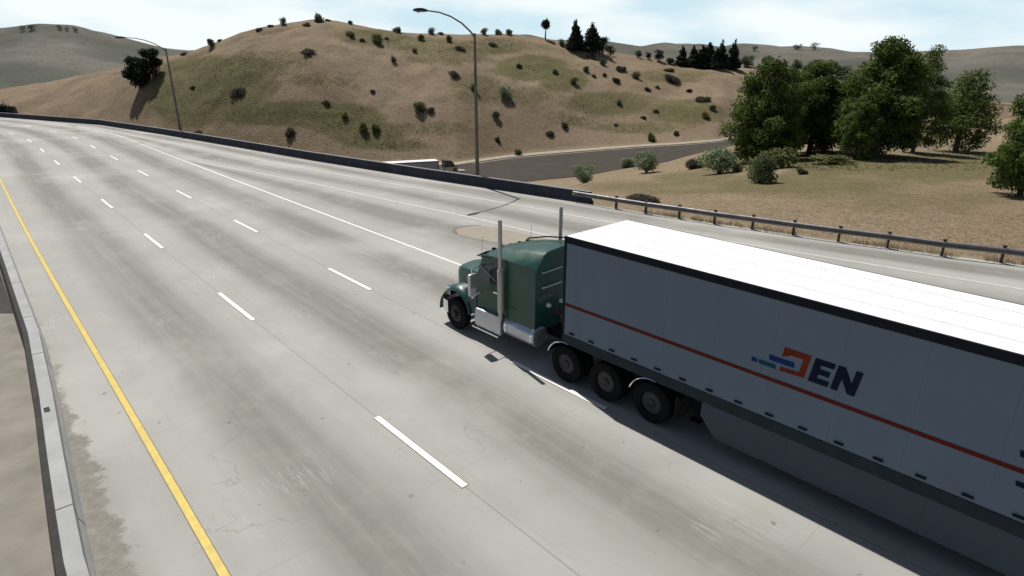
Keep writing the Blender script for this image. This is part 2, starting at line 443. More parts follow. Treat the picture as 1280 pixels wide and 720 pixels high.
# ------------------------------------------------------------------ right barrier
sEnd = U(735, 255).dot(RD)
rb = thing('roadside_barrier', 'long dark stained concrete barrier along the far road edge left of the guardrail', 'barrier')
sv = [sEnd, sEnd+3, 24.7, 30, 39.1, 46, 54, 60, 67.4, 78, 89, 110, 140, 180, 260]
sv = sorted(set(round(x, 2) for x in sv))
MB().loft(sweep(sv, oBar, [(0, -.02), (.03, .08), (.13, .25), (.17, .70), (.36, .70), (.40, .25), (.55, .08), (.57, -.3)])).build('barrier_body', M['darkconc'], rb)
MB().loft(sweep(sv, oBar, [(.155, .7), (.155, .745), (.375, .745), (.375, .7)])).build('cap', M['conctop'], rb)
# ------------------------------------------------------------------ guardrail
gr = thing('guardrail', 'weathered steel guardrail on dark posts behind the white trailer roof', 'guardrail')
pxs = [(770, 261), (807, 267), (848.6, 273), (892.6, 280), (940, 286.6), (991, 294), (1047.5, 302), (1108.7, 310), (1176.6, 320), (1250.5, 328.5)]
gp = [U(*q) for q in pxs]
dd = (gp[-1]-gp[-3])/2
for k in range(1, 12): gp.append(gp[9]+dd*k)
start = U(717, 252)
def railsec(p, t):
    nr = Vector((t.y, -t.x, 0)).normalized()
    if nr.dot(-p) < 0: nr = -nr
    pr = [(.0, .42), (.05, .46), (.06, .50), (.0, .54), (.0, .57), (.06, .61), (.05, .66), (0, .70), (-.02, .70), (.03, .655), (.03, .62), (-.025, .575), (-.025, .535), (.03, .49), (.03, .465), (-.02, .42)]
    return [p+nr*(a+.1)+Vector((0, 0, z)) for a, z in pr]
path = [start]+gp
secs = []
for i, p in enumerate(path):
    t = path[min(i+1, len(path)-1)]-path[max(0, i-1)]; t.z = 0; secs.append(railsec(p, t))
MB().loft(secs).build('rail_beam', M['steel'], gr)
for i, p in enumerate(gp):
    t = (path[min(i+2, len(path)-1)]-path[i]); rot = Matrix.Translation(p) @ Matrix.Rotation(math.atan2(t.y, t.x), 4, 'Z')
    nn = Vector((t.y, -t.x, 0)).normalized(); sgn = 1 if nn.dot(-p) > 0 else -1
    b = MB().box(-.055, .055, -.08, .08, -.4, .74, .012, rot); b.build('post', M['wood'], gr)
    MB().box(-.085, .085, -.1, .1, .742, .78, .01, rot).build('post_cap', M['black'], gr)
# ------------------------------------------------------------------ terrain
def az(P): return math.atan2(P.x, P.y)
rampN = [Vector(p) for p in [(-170, 190, -12), (-110, 140, -12), (-60, 114, -12), (-25, 106, -12), (0, 109, -11.6), (14, 113.5, -11), (32, 127, -10.4), (50, 145, -9.6)]]
def rz_(X): return interp(X, [560, 650, 735, 895], [-12, -11.6, -11, -9.6])
farpx = [(570, 207), (600, 202.5), (640, 197), (690, 192.5), (735, 189), (800, 184), (850, 181), (895, 177.5)]
rampF = [Vector(p) for p in [(-200, 215, -12), (-135, 165, -12), (-80, 138, -12), (-40, 130, -12)]]+[U(x, y, rz_(x)) for x, y in farpx]
rampN += [Vector((70, 166, -9)), Vector((110, 200, -8))]
rampF += [Vector((80, 180, -9)), Vector((125, 225, -8))]
crest_px = [(-700, 150, 330), (-200, 128, 300), (0, 112, 270), (100, 94, 240), (180, 78, 205), (200, 72, 200), (230, 68, 196), (265, 54, 192), (300, 41, 190), (330, 33, 190), (365, 27, 192), (395, 24.5, 195), (420, 25.5, 195), (450, 31, 195), (480, 37, 195), (520, 42, 198), (560, 43.5, 200), (600, 41.5, 205), (650, 44, 210), (700, 51, 215), (740, 59, 220), (770, 66, 225), (800, 71, 228), (850, 79, 232), (900, 83, 238), (950, 88, 245), (1000, 100, 250), (1050, 112, 255), (1110, 122, 260), (1280, 130, 270), (1500, 140, 280), (2200, 150, 300)]
crest = [UD(x, y, d) for x, y, d in crest_px]
nearA = [R(s, oBar(s)+.25, -.03) for s in (420, 260, 180, 140, 110, 89, 78, 67.4, 60, 54, 46, 39.1, 32, 27, 24.7, sEnd)]+[p+Vector((p.x, p.y, 0)).normalized()*.22+Vector((0, 0, -.03)) for p in gp]
for k in range(1, 6): nearA.append(nearA[-1]+dd*2)
def table(P):
    a = sorted([(az(p), math.hypot(p.x, p.y), p.z) for p in P]); return [x[0] for x in a], [x[1] for x in a], [x[2] for x in a]
TA, TN, TF, TC = table(nearA), table(rampN), table(rampF), table(crest)
def at(T, a): return interp(a, T[0], T[1]), interp(a, T[0], T[2])
def hsh(x, y, s):
    from mathutils import noise
    return noise.noise(Vector((x*s, y*s, 3.7)))
def pix(P):
    zc = P.y*cp-(P.z-H)*sp; yc = P.y*sp+(P.z-H)*cp
    return 640+F*P.x/zc, 360-F*yc/zc
VEG = [(840, 235, 120, 10, .4), (1000, 232, 130, 16, .55), (870, 222, 60, 8, .5), (1150, 250, 130, 14, .4), (760, 232, 40, 8, .3), (400, 100, 50, 10, .3), (560, 70, 60, 12, .45), (540, 160, 60, 10, .35), (840, 95, 50, 10, .4), (265, 105, 75, 34, .9), (240, 130, 60, 30, .7), (300, 85, 60, 16, .6), (340, 75, 60, 14, .35), (360, 142, 110, 16, .75), (430, 150, 50, 20, .85), (460, 168, 45, 18, .8), (500, 182, 40, 8, .5),
       (470, 47, 50, 12, .5), (520, 55, 60, 10, .45), (600, 60, 60, 10, .5), (665, 85, 45, 16, .8), (705, 100, 30, 14, .8), (650, 120, 40, 12, .4), (760, 130, 60, 16, .55), (860, 140, 50, 16, .65), (800, 160, 60, 8, .45), (720, 150, 40, 10, .3),
       (960, 200, 60, 12, .8), (1040, 205, 60, 16, .7), (900, 205, 40, 14, .45), (1180, 210, 120, 20, .6), (795, 203, 20, 6, .7), (600, 110, 40, 20, .4), (630, 55, 30, 8, .4)]
NA = 620; azs = [lerp(-1.25, 1.2, i/(NA-1)) for i in range(NA)]
tv = []; tveg = []; NR = None
for a in azs:
    dA, zA = at(TA, a); dN, zN = at(TN, a); dF, zF = at(TF, a); dC, zC = at(TC, a)
    if az(rampN[-1]) < a: pass
    rows = [(dA, zA), (dA+.8, zA-.12)]
    k1 = 26
    left = interp(a, [-.15, .12], [1, 0])
    for i in range(1, k1+1):
        t = (i/k1)**1.7; d = lerp(dA+.8, dN, t)
        lin = t; emb = min(1, (d-dA-.8)/18.0)         # steep embankment on the left, an even slope on the right
        z = lerp(zA-.12, zN, lerp(lin, max(lin, emb), left))
        rows.append((d, z))
    for i in range(1, 5): rows.append((lerp(dN, dF, i/4), lerp(zN, zF, i/4)))
    rows.append((dF+3, zF+.12)); rows.append((dF+5, zF+.35))
    k2 = 60
    for i in range(1, k2+1):
        t = i/k2; d = lerp(dF+5, dC, t)
        sh = math.sin(t*PI/2); f = lerp(t, sh, .55)
        rows.append((d, lerp(zF+.35, zC, f)))
    for i in range(1, 8):
        t = i/7; rows.append((dC+70*t, lerp(zC, min(zC, 2)-6, t*t*(3-2*t))))
    rows += [(dC+160, -9), (dC+320, -11), (900, -13)]
    NR = len(rows)
    sa, ca = math.sin(a), math.cos(a)
    for j, (d, z) in enumerate(rows):
        x, y = sa*d, ca*d
        amp = 0
        if 2 < j < 28: amp = min(.3, (j-2)*.03, max(.02, (28-j)*.035))
        if 34 < j: amp = min(1.0, (j-34)*.05)
        edgef = 1.0
        if 34 < j < 36+k2 and abs(j-(33+k2)) < 6: edgef = .35
        z += amp*edgef*(hsh(x, y, .06)*1.5+hsh(x, y, .2)*.5+hsh(x, y, .5)*.18)
        P = Vector((x, y, z)); tv.append(P)
        X, Y = pix(P) if y > 1 else (-9999, 0)
        g_ = 0
        for (cx, cy, rx, ry, w) in VEG:
            e = ((X-cx)/rx)**2+((Y-cy)/ry)**2
            if e < 2.2: g_ = max(g_, w*max(0, min(1, 1.5-e)))
        if j > 36+k2: g_ = .3
        tveg.append(g_)
tf = [[i*NR+j, (i+1)*NR+j, (i+1)*NR+j+1, i*NR+j+1] for i in range(NA-1) for j in range(NR-1)]
ter = new_obj('terrain', tv, tf, M['hill'], smooth=True); tag(ter, kind='structure')
at_ = ter.data.attributes.new('veg', 'FLOAT', 'POINT'); at_.data.foreach_set('value', tveg)
BV = BVHTree.FromPolygons([tuple(v) for v in tv], tf)
# ramp road laid over the terrain
def sheet(name, A, B, lift, mat, seg=40):
    ta, tb = table(A), table(B); a0 = max(ta[0][0], tb[0][0]); a1 = min(ta[0][-1], tb[0][-1])
    vs = []; cols = 8
    for i in range(seg*3+1):
        a = lerp(a0, a1, i/(seg*3)); d0, z0 = at(ta, a); d1, z1 = at(tb, a)
        for j in range(cols+1):
            t = j/cols; d = lerp(d0, d1, t); vs.append((math.sin(a)*d, math.cos(a)*d, lerp(z0, z1, t)+lift))
    w = cols+1
    return tag(new_obj(name, vs, [[i*w+j, (i+1)*w+j, (i+1)*w+j+1, i*w+j+1] for i in range(seg*3) for j in range(cols)], mat), kind='structure')
def push(P, d, dz=0):
    r = math.hypot(P.x, P.y); k = (r+d)/r; return Vector((P.x*k, P.y*k, P.z+dz))
sheet('ramp_road', rampN, rampF, .06, M['rampasph'])
sheet('ramp_verge', [push(p, .0, .10) for p in rampF], [push(p, 3.2, .22) for p in rampF], .05, M['verge'])
mk = [push(p, -1.6) for p in rampF]; 
sheet('ramp_edge_line', mk, [push(p, .35) for p in mk], .068, M['faded'])
# far ridge
far_px = [(-900, 60, 640), (-300, 52, 640), (-60, 42, 620), (0, 37, 620), (50, 33, 620), (90, 34, 620), (130, 41, 620), (165, 50, 620), (205, 60, 620), (260, 66, 620), (420, 66, 640), (560, 58, 640), (610, 44, 640), (660, 42, 640), (690, 49, 640), (720, 50, 640), (760, 51, 650), (800, 57.5, 650), (830, 54.5, 660), (860, 54, 670), (900, 59, 670), (950, 60, 670), (1000, 58, 670), (1040, 60, 670), (1065, 64, 660), (1110, 66, 650), (1200, 62, 650), (1270, 57, 650), (1500, 60, 650), (2200, 70, 650)]
TFAR = table([UD(*q) for q in far_px]); fv = []; fveg = []; NRf = 36
for i in range(400):
    a = lerp(-1.25, 1.2, i/399); d1, z1 = at(TFAR, a); d0, z0 = 380, -12
    for j in range(NRf):
        t = j/(NRf-9) if j < NRf-8 else 1
        if j <= NRf-9: d = lerp(d0, d1, t); z = lerp(z0, z1, lerp(t, math.sin(t*PI/2), .4))
        else: k = (j-(NRf-9))/8; d = d1+k*220; z = lerp(z1, -14, k*k*(3-2*k))
        x, y = math.sin(a)*d, math.cos(a)*d
        am = min(1, j*.15)*(.3 if abs(j-(NRf-9)) < 2 else 1)
        z += am*(hsh(x, y, .012)*9+hsh(x, y, .04)*3.5)*(t if j <= NRf-9 else 1)*(.5 if j > NRf-12 else 1)
        fv.append((x, y, z)); fveg.append(.35+.5*hsh(x, y, .02))
ff = [[i*NRf+j, (i+1)*NRf+j, (i+1)*NRf+j+1, i*NRf+j+1] for i in range(399) for j in range(NRf-1)]
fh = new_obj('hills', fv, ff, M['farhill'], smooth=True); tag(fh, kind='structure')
a_ = fh.data.attributes.new('veg', 'FLOAT', 'POINT'); a_.data.foreach_set('value', fveg)
BVF = BVHTree.FromPolygons([tuple(v) for v in fv], ff)
def hit(x, y, far=False):
    d = Vector(ray(x, y)).normalized(); o = Vector((0, 0, H))
    r = (BVF if far else BV).ray_cast(o, d)
    return r[0]
def drop(x, y, far=False):
    r = (BVF if far else BV).ray_cast(Vector((x, y, 200)), Vector((0, 0, -1)))
    return r[0].z if r[0] else 0
def place(x, y, far=False):            # find ground under pixel; step down if it is sky
    for k in range(14):
        h_ = hit(x, y+k, far)
        if h_ is not None: return h_
    return None
# ------------------------------------------------------------------ foliage
def leaf_cloud(blobs, n, size, rng, flat_=.0, shell=.55, elong=1.6, up=0.0):
    """small bent leaf-clump faces spread through ellipsoid blobs (cx,cy,cz,rx,ry,rz)"""
    vs = []; fs = []; w = [b[3]*b[4]*b[5] for b in blobs]; w = [x**.75 for x in w]
    tot = sum(w)
    for b, wb in zip(blobs, w):
        for _ in range(max(3, int(n*wb/tot))):
            while True:
                d = Vector((rng.gauss(0, 1), rng.gauss(0, 1), rng.gauss(0, 1)))
                if d.length > .01: break
            d.normalize(); r = shell+(1-shell)*rng.random()**.6 if rng.random() < .75 else rng.random()
            r *= 1+.12*rng.gauss(0, 1)
            c = Vector((b[0]+d.x*b[3]*r, b[1]+d.y*b[4]*r, b[2]+d.z*b[5]*r))
            nn = (d+Vector((rng.gauss(0, .7), rng.gauss(0, .7), rng.gauss(0, .7)+up))).normalized()
            t = nn.cross(Vector((rng.gauss(0, 1), rng.gauss(0, 1), rng.gauss(0, 1)))).normalized(); q = nn.cross(t)
            s = size*rng.uniform(.55, 1.25)
            k = len(vs)
            vs += [c-t*s*elong*.5, c-q*s*.32-t*s*.05+nn*s*.12, c+t*s*elong*.5+nn*s*.1, c+q*s*.32+t*s*.05+nn*s*.12]
            fs.append([k, k+1, k+2, k+3])
    return vs, fs
def mesh_from(name, vs, fs, mat):
    me = bpy.data.meshes.new(name); me.from_pydata([tuple(v) for v in vs], [], fs); me.update(); me.materials.append(mat); return me
def rnd_blobs(rng, n, rx, rz, cz, br):
    out = []
    for _ in range(n):
        a = rng.uniform(0, 2*PI); r = rx*math.sqrt(rng.random())*.75; z = cz+rng.uniform(-1, 1)*rz*.62
        k = math.sqrt(max(.15, 1-((z-cz)/rz)**2)); s = br*rng.uniform(.65, 1.25)
        out.append((math.cos(a)*r*k, math.sin(a)*r*k, z, s, s, s*rng.uniform(.6, .85)))
    return out
def trunk_mb(height, r, rng, limbs, tips):
    m = MB()
    lean = Vector((rng.uniform(-.06, .06), rng.uniform(-.06, .06), 0))
    pts = [Vector((0, 0, -.3)), Vector((0, 0, 0))]+[lean*height*(k/4)**1.3+Vector((0, 0, height*k/4)) for k in range(1, 5)]
    m.tube(pts, [r*1.35, r*1.2, r, r*.85, r*.6, r*.3], 9)
    for tp in tips[:limbs]:
        t0 = rng.uniform(.3, .75); st = lean*height*t0**1.3+Vector((0, 0, height*t0))
        e = Vector(tp); mid = (st+e)/2+Vector((0, 0, height*.04))
        m.tube([st, mid, e], [r*.45, r*.28, r*.08], 6)
    return m
PROTO = {}
def bush_mesh(key, mat, rng, size, tall=1.0, n=900, woody=True):
    bl = rnd_blobs(rng, 9, .5, .42*tall, .42*tall, .26)
    bl.append((0, 0, .35*tall, .4, .4, .32*tall))
    vs, fs = leaf_cloud(bl, n, size, rng, up=.3)
    vs = [Vector((v.x, v.y, max(v.z, .005))) for v in vs]
    return mesh_from('foliage', vs, fs, mat)
rngb = random.Random(11)
for key, mat, tall, sz in [('green', 'lf_grey', .95, .085), ('dark', 'lf_brown', .6, .09), ('olive', 'grassgreen', .8, .085), ('sage', 'lf_sage', .95, .06), ('brown', 'lf_brown', .8, .07), ('mix', 'lf_grey', .9, .055)]:
    PROTO[key] = [bush_mesh(key, M[mat], rngb, sz, tall, 2600 if key in ('sage', 'mix', 'brown') else 1100) for _ in range(3)]
stemm = MB()
for k in range(6):
    a = k*PI/3; stemm.tube([(0, 0, -.05), (.1*math.cos(a), .1*math.sin(a), .2), (.25*math.cos(a+.3), .25*math.sin(a+.3), .5)], [.018, .012, .005], 5)
_st = stemm.build('stem', M['bark']); STEM = _st.data; bpy.data.objects.remove(_st)
nb = [0]
def bush(px, py, w, h, key, label, group=None, parts=False, name='shrub', sink=.06):
    P = place(px, py)
    if P is None: return
    d = math.hypot(P.x, P.y); k = F/ (P.y*cp-(P.z-H)*sp)
    W = w/k; Hh = h/k
    nb[0] += 1
    me = PROTO[key][nb[0] % 3]
    if parts:
        t = thing(name, label, 'shrub', (P.x, P.y, P.z-.03), nb[0]*1.7, group)
        t.scale = (W*1.15, W*1.15, Hh*1.15)
        o = bpy.data.objects.new('foliage', me); COL.objects.link(o); o.parent = t
        o = bpy.data.objects.new('stem', STEM); COL.objects.link(o); o.parent = t
    else:
        o = bpy.data.objects.new(name, me); COL.objects.link(o)
        nrm = BV.find_nearest(P)[1]
        if nrm.z < 0: nrm = -nrm
        up = (nrm*.85+Vector((0, 0, .15))).normalized()
        o.rotation_euler = (up.to_track_quat('Z', 'Y').to_matrix() @ Matrix.Rotation(nb[0]*1.7, 3, 'Z')).to_euler()
        o.location = Vector((P.x, P.y, P.z))-up*Hh*.16; o.scale = (W*.92, W*.92, max(Hh*1.25, W*.5))
        tag(o, label, 'shrub', group)
    return P
GH = 'low shrubs dotted over the hillside'
HB = [
 (230, 68, 10, 4, 'dark', 'flat dark shrub at the far left foot of the hill skyline'),
 (265.6, 57, 12, 13, 'green', 'round grey-green bush standing on the left shoulder of the skyline'),
 (275, 50, 7, 4, 'dark', 'tiny dark shrub just right of the left shoulder bush'),
 (323.6, 38, 10, 5, 'dark', 'dark low shrub on the skyline left of the hilltop'),
 (338, 33, 8, 4, 'dark', 'thin dark tuft on the skyline between two shrubs left of the hilltop'),
 (354, 30, 10, 9, 'green', 'small grey-green bush on the skyline just left of the hilltop'),
 (398.5, 27, 13, 14, 'green', 'tall grey-green bush crowning the very top of the hill'),
 (410, 26, 8, 4, 'dark', 'small dark tuft touching the right of the hilltop bush'),
 (384, 32, 13, 5, 'dark', 'dark shrub just below and left of the hilltop bush'),
 (386, 66, 20, 8, 'dark', 'largest dark matted shrub in the bare soil below the hilltop'),
 (438, 30, 7, 6, 'green', 'small pale bush on the skyline right of the hilltop'),
 (437, 44, 14, 8, 'olive', 'olive green bush below the skyline right of the hilltop'),
 (453, 51, 9, 5, 'dark', 'dark shrub left of the broad grey-green bush on the right shoulder'),
 (471, 53, 19, 14, 'green', 'broad grey-green bush below the skyline on the right shoulder'),
 (483, 49, 6, 5, 'dark', 'tiny dark shrub touching the right of the broad shoulder bush'),
 (496, 39, 12, 10, 'green', 'rounded bush on the skyline beside the broad shoulder bush'),
 (526, 50, 10, 10, 'green', 'dark green bush left under the lamp arm on the skyline'),
 (539, 43, 10, 9, 'green', 'bush on the skyline directly below the lamp arm'),
 (551, 43, 9, 5, 'dark', 'low dark shrub between two skyline bushes under the lamp arm'),
 (561, 51, 10, 10, 'green', 'grey bush on the skyline left of the lamp pole top'),
 (604, 43, 11, 9, 'green', 'grey bush on the skyline touching the right of the lamp pole'),
 (623, 43, 10, 9, 'green', 'second skyline bush right of the lamp pole'),
 (636, 43, 12, 9, 'green', 'third skyline bush right of the lamp pole'),
 (518, 65, 8, 6, 'green', 'small dark bush in the dry grass left below the lamp arm'),
 (575, 62, 16, 5, 'dark', 'flat dark shrub left of the upper lamp pole'),
 (616, 57, 14, 4, 'dark', 'flat dark shrub right of the upper lamp pole'),
 (492, 77, 9, 8, 'green', 'lone green bush on the bare middle slope'),
 (568, 94, 16, 7, 'dark', 'spiky dark shrub left of the middle of the lamp pole'),
 (299, 117, 21, 9, 'dark', 'broad dark shrub in the green grass of the left slope'),
 (241, 110, 8, 5, 'dark', 'small dark shrub near the leaning far lamp pole'),
 (466, 115, 7, 5, 'dark', 'tiny round dark shrub in the centre of the slope'),
 (408, 130, 11, 6, 'dark', 'small dark shrub above the green band of the slope'),
 (363, 166, 18, 10, 'dark', 'dark round shrub on the dry strip just above the barrier'),
 (526, 137, 18, 17, 'green', 'tall olive bush in the middle of the lower slope'),
 (538, 139, 11, 9, 'dark', 'dark shrub leaning on the right of the tall olive bush'),
 (454, 163, 14, 15, 'olive', 'bright green bush in the green band of the lower slope'),
 (470, 163, 12, 13, 'green', 'grey-green bush right of the bright green one in the green band'),
 (430, 146, 10, 9, 'olive', 'small olive bush at the upper edge of the green band'),
 (591, 112, 10, 11, 'green', 'green bush touching the left of the lamp pole'),
 (632, 120, 18, 16, 'sage', 'pale sage bush right of the lamp pole'),
 (619, 146, 12, 11, 'green', 'dark green bush below the pale sage bush'),
 (622, 176, 9, 8, 'dark', 'little dark bush right of the lower lamp pole'),
 (248, 169, 16, 5, 'dark', 'flat brown shrub behind the barrier near the far lamp pole'),
 (649, 84, 9, 7, 'dark', 'dark bush at the upper left end of the green streak'),
 (702, 56, 11, 7, 'green', 'low bush on the ridge left of the two tall ridge trees'),
 (739, 72, 13, 7, 'dark', 'dark flat shrub below the ridge trees'),
 (732, 89, 11, 9, 'green', 'round olive shrub two rows below the ridge trees'),
 (753, 80, 11, 7, 'green', 'olive shrub right of the flat shrub below the ridge trees'),
 (777, 88, 14, 8, 'brown', 'brownish wide shrub on the right slope below the ridge'),
 (770, 102, 12, 7, 'brown', 'brown shrub below the wide one on the right slope'),
 (794, 98, 13, 9, 'green', 'green-brown round shrub right on the right slope'),
 (742, 96, 7, 5, 'dark', 'tiny dark shrub in the upper right slope'),
 (755, 95, 8, 6, 'green', 'small olive shrub beside the tiny dark one on the upper right slope'),
 (716, 104, 13, 9, 'green', 'olive shrub in the green streak on the right slope'),
 (694, 92, 9, 8, 'green', 'faint olive shrub at the centre of the green streak'),
 (809, 113, 9, 7, 'dark', 'small dark shrub at the right end of the slope'),
 (822, 110, 7, 5, 'dark', 'tiny shrub right of the small dark one at the right end of the slope'),
 (838, 100, 22, 6, 'brown', 'long brown shrub row on the rocky part of the right slope'),
 (836, 90, 16, 5, 'brown', 'thin brown shrub row above the rocky part'),
 (862, 114, 9, 5, 'brown', 'small brown shrub in the rocks of the right slope'),
 (773, 129, 11, 7, 'olive', 'olive tuft in the middle of the right slope'),
 (820, 140, 8, 5, 'dark', 'small dark shrub in the green dip of the right slope'),
 (804, 148, 8, 6, 'dark', 'small dark shrub just below the green dip'),
 (880, 126, 20, 8, 'brown', 'reddish brown lying shrub left of the big tree'),
 (890, 137, 10, 9, 'green', 'green bush against the left side of the big tree'),
 (882, 147, 12, 10, 'olive', 'faded olive bush lower left of the big tree'),
 (706, 158, 11, 9, 'green', 'dark green bush on the lower right slope'),
 (687, 168, 12, 7, 'dark', 'dark flat shrub left of the bush on the lower right slope'),
 (770, 157, 6, 4, 'dark', 'tiny black tuft on the lower right slope'),
 (814, 175, 11, 13, 'green', 'upright green bush just above the pale road verge'),
 (845, 168, 10, 7, 'green', 'faint green bush above the verge near the big tree'),
 (648, 194, 12, 9, 'green', 'dark green bush on the verge right of the lamp pole foot'),
]
for q in HB: bush(*q[:5], q[5], GH)
GF = 'bushes in the dry grass beyond the guardrail'
for q in [(730, 229, 24, 28, 'sage', 'pale sage bush furthest left in the grass beside the dark road'),
          (808, 216, 29, 32, 'sage', 'full round sage bush in front of the dark road'),
          (784, 209, 20, 13, 'sage', 'small faint light bush left of the round sage bush'),
          (867, 211, 20, 17, 'brown', 'dark purple-brown bush left of the light green bush'),
          (899, 217, 40, 38, 'sage', 'wide light green bush left in front of the big tree'),
          (921, 215, 14, 13, 'mix', 'small dark bush at the right foot of the light green bush'),
          (949, 229, 38, 46, 'mix', 'tallest bush, dark at its foot, in front of the big tree trunk'),
          (976, 210, 38, 34, 'olive', 'yellow-green weedy bush right of the tallest bush'),
          (1003, 218, 14, 10, 'brown', 'small brown bush in the grass below the trees'),
          (1040, 205, 46, 15, 'olive', 'low spreading green bush below the right-hand trees')]:
    bush(*q[:5], q[5], GF, parts=True)
bush(804, 251.5, 40, 10, 'brown', 'flat purplish dry shrub right behind the guardrail', GF, parts=True)
# trees
def tree(px, py, w, h, kind, label, name='broadleaf_tree', group=None, far=False, seed=1, dist=None, cat='tree', n=6000, lf=None, skew=0):
    if dist: 
        P = UD(px, py, dist); P.z = drop(P.x, P.y)
    else: P = place(px, py, far)
    if P is None: return
    k = F/(P.y*cp-(P.z-H)*sp); W, Hh = w/k, h/k
    rng = random.Random(seed)
    t = thing(name, label, cat, P, 0, group)
    if kind == 'conifer':
        bl = []
        lv = 9
        for i in range(lv):
            f = i/(lv-1); z = Hh*(.1+.86*f); rr = W*.5*(1-f*.86)*rng.uniform(.8, 1.1)
            for j in range(5 if f < .8 else 2):
                a = rng.uniform(0, 2*PI); bl.append((math.cos(a)*rr*.5, math.sin(a)*rr*.5, z, rr*.75+.1, rr*.75+.1, Hh*.075))
        vs, fs = leaf_cloud(bl, n, max(.4, W*.13), rng, up=.2); tip = [(0, 0, Hh*.9)]
        tr_ = trunk_mb(Hh*.9, max(.12, W*.035), rng, 0, tip)
    elif kind == 'palm':
        bl = [(0, 0, Hh*.82, W*.38, W*.38, W*.45)]
        vs, fs = leaf_cloud(bl, n, W*.3, rng, elong=3); tr_ = trunk_mb(Hh*.75, .22, rng, 0, [])
    elif kind == 'round':
        bl = rnd_blobs(rng, 14, W*.5, Hh*.48, Hh*.5, W*.22)+[(0, 0, Hh*.42, W*.38, W*.38, Hh*.4)]
        vs, fs = leaf_cloud(bl, n, max(.25, W*.09), rng, up=.2); tr_ = trunk_mb(Hh*.5, max(.12, W*.04), rng, 3, [b[:3] for b in bl])
    else:                       # big open crown, lower branches hanging
        bl = []
        lv = 8
        for i in range(lv):
            f = i/(lv-1); z = Hh*(.13+.80*f)
            prof = math.sin(PI*min(1, .26+f*.70))**.8
            rr = W*.5*prof
            cnt = int(3+6*prof)
            for j in range(cnt):
                a = 2*PI*(j+rng.random())/cnt; q_ = rng.uniform(.45, .9)*rr; s = W*.145*rng.uniform(.7, 1.3)
                bl.append((math.cos(a)*q_+skew*z, math.sin(a)*q_, z+rng.uniform(-.05, .05)*Hh, s, s, s*.7))
        bl += [(skew*Hh*.5, 0, Hh*.5, W*.30, W*.30, Hh*.30), (0, 0, Hh*.28, W*.32, W*.32, Hh*.15)]
        vs, fs = leaf_cloud(bl, n, max(.22, W*.03), rng, up=.25, shell=.45)
        tr_ = trunk_mb(Hh*.8, W*.035, rng, 16, [b[:3] for b in rng.sample(bl, min(len(bl), 20))])
    tr_.build('trunk', M['bark'], t)
    mat = lf or {'conifer': 'lf_pine', 'palm': 'lf_pine', 'round': 'lf_pine', 'big': 'lf_dark'}[kind]
    me = mesh_from('crown', vs, fs, M[mat]); o = bpy.data.objects.new('crown', me); COL.objects.link(o); o.parent = t
    return t
GT = 'big dark trees beyond the dry grass'
tree(950, 193, 92, 118, 'big', 'dark green spreading tree furthest left, in front of the hillside', seed=3, dist=86, n=26000, group=GT)
tree(1012, 187, 84, 108, 'big', 'dark tree right beside the leftmost spreading tree', seed=5, dist=94, n=32000, group=GT)
tree(1094, 186, 112, 128, 'big', 'tallest dark tree rising above the skyline at right', seed=8, dist=90, n=32000, group=GT)
tree(1072, 177, 46, 76, 'big', 'lighter green small tree under the tallest tree', seed=12, dist=84, n=9000, lf='lf_bright', group=GT)
tree(1142, 184, 60, 122, 'big', 'slim tall tree directly right of the tallest tree', seed=21, dist=100, n=14000, group=GT)
tree(1196, 182, 84, 92, 'big', 'medium dark tree right of the slim tall tree', seed=25, dist=108, n=10000, group=GT)
tree(1278, 232, 86, 140, 'big', 'light green leafy tree at the right edge of the view', seed=31, dist=60, n=15000, lf='lf_bright', group=GT)
tree(1052, 170, 40, 48, 'round', 'distant rounded tree seen between the dark trunks', seed=33, dist=135, n=2500, lf='lf_grey')
GP = 'small trees along the ridge skyline'
tree(681.7, 48, 9, 21, 'palm', 'thin lone palm on the ridge left of the tall ridge trees', 'palm_tree', GP, seed=40, n=500)
tree(719, 63, 24, 34, 'conifer', 'left one of the two tall dark ridge trees', 'conifer_tree', GP, seed=41, n=2600)
tree(739, 65, 25, 33, 'conifer', 'right one of the two tall dark ridge trees', 'conifer_tree', GP, seed=42, n=2600)
tree(753, 67, 20, 22, 'round', 'short dark tree at the right foot of the two tall ridge trees', 'ridge_tree', GP, seed=43, n=900)
tree(763, 69, 15, 13, 'round', 'lowest dark bushy tree ending the ridge tree group', 'ridge_tree', GP, seed=44, n=500)
tree(798, 72, 10, 10, 'round', 'first small round tree right of the ridge tree group', 'ridge_tree', GP, seed=45, n=600)
tree(810, 74, 9, 10, 'round', 'second small round tree right of the ridge tree group', 'ridge_tree', GP, seed=46, n=600)
tree(824, 77, 14, 16, 'round', 'larger round tree left of the dark conifers', 'ridge_tree', GP, seed=47, n=900)
tree(838, 80, 13, 9, 'round', 'low wide tree just left of the first dark conifer', 'ridge_tree', GP, seed=48, n=700)
GC = 'dark conifers in a dense row on the right ridge'
lab = ['separate conifer at the left end of the dark row', 'second conifer of the dark row, narrow topped', 'broad conifer left in the thick middle of the dark row', 'highest broad conifer in the middle of the dark row', 'conifer right of the highest broad one in the dark row', 'narrow pointed conifer near the right end of the dark row', 'low conifer filling the gap before the last one of the dark row', 'pointed conifer standing at the right end of the dark row']
for i, (x, y, w, h) in enumerate([(852, 80, 12, 22), (866, 82, 12, 25), (876, 83, 14, 26), (885, 83, 17, 29), (894, 84, 13, 24), (900, 84, 12, 33), (907, 84, 11, 17), (915, 85, 13, 34)]):
    tree(x, y+2, w*1.45, h*1.0, 'conifer', lab[i], 'conifer_tree', GC, seed=60+i, n=2600)
GV = 'hazy trees in the valley behind the right ridge'
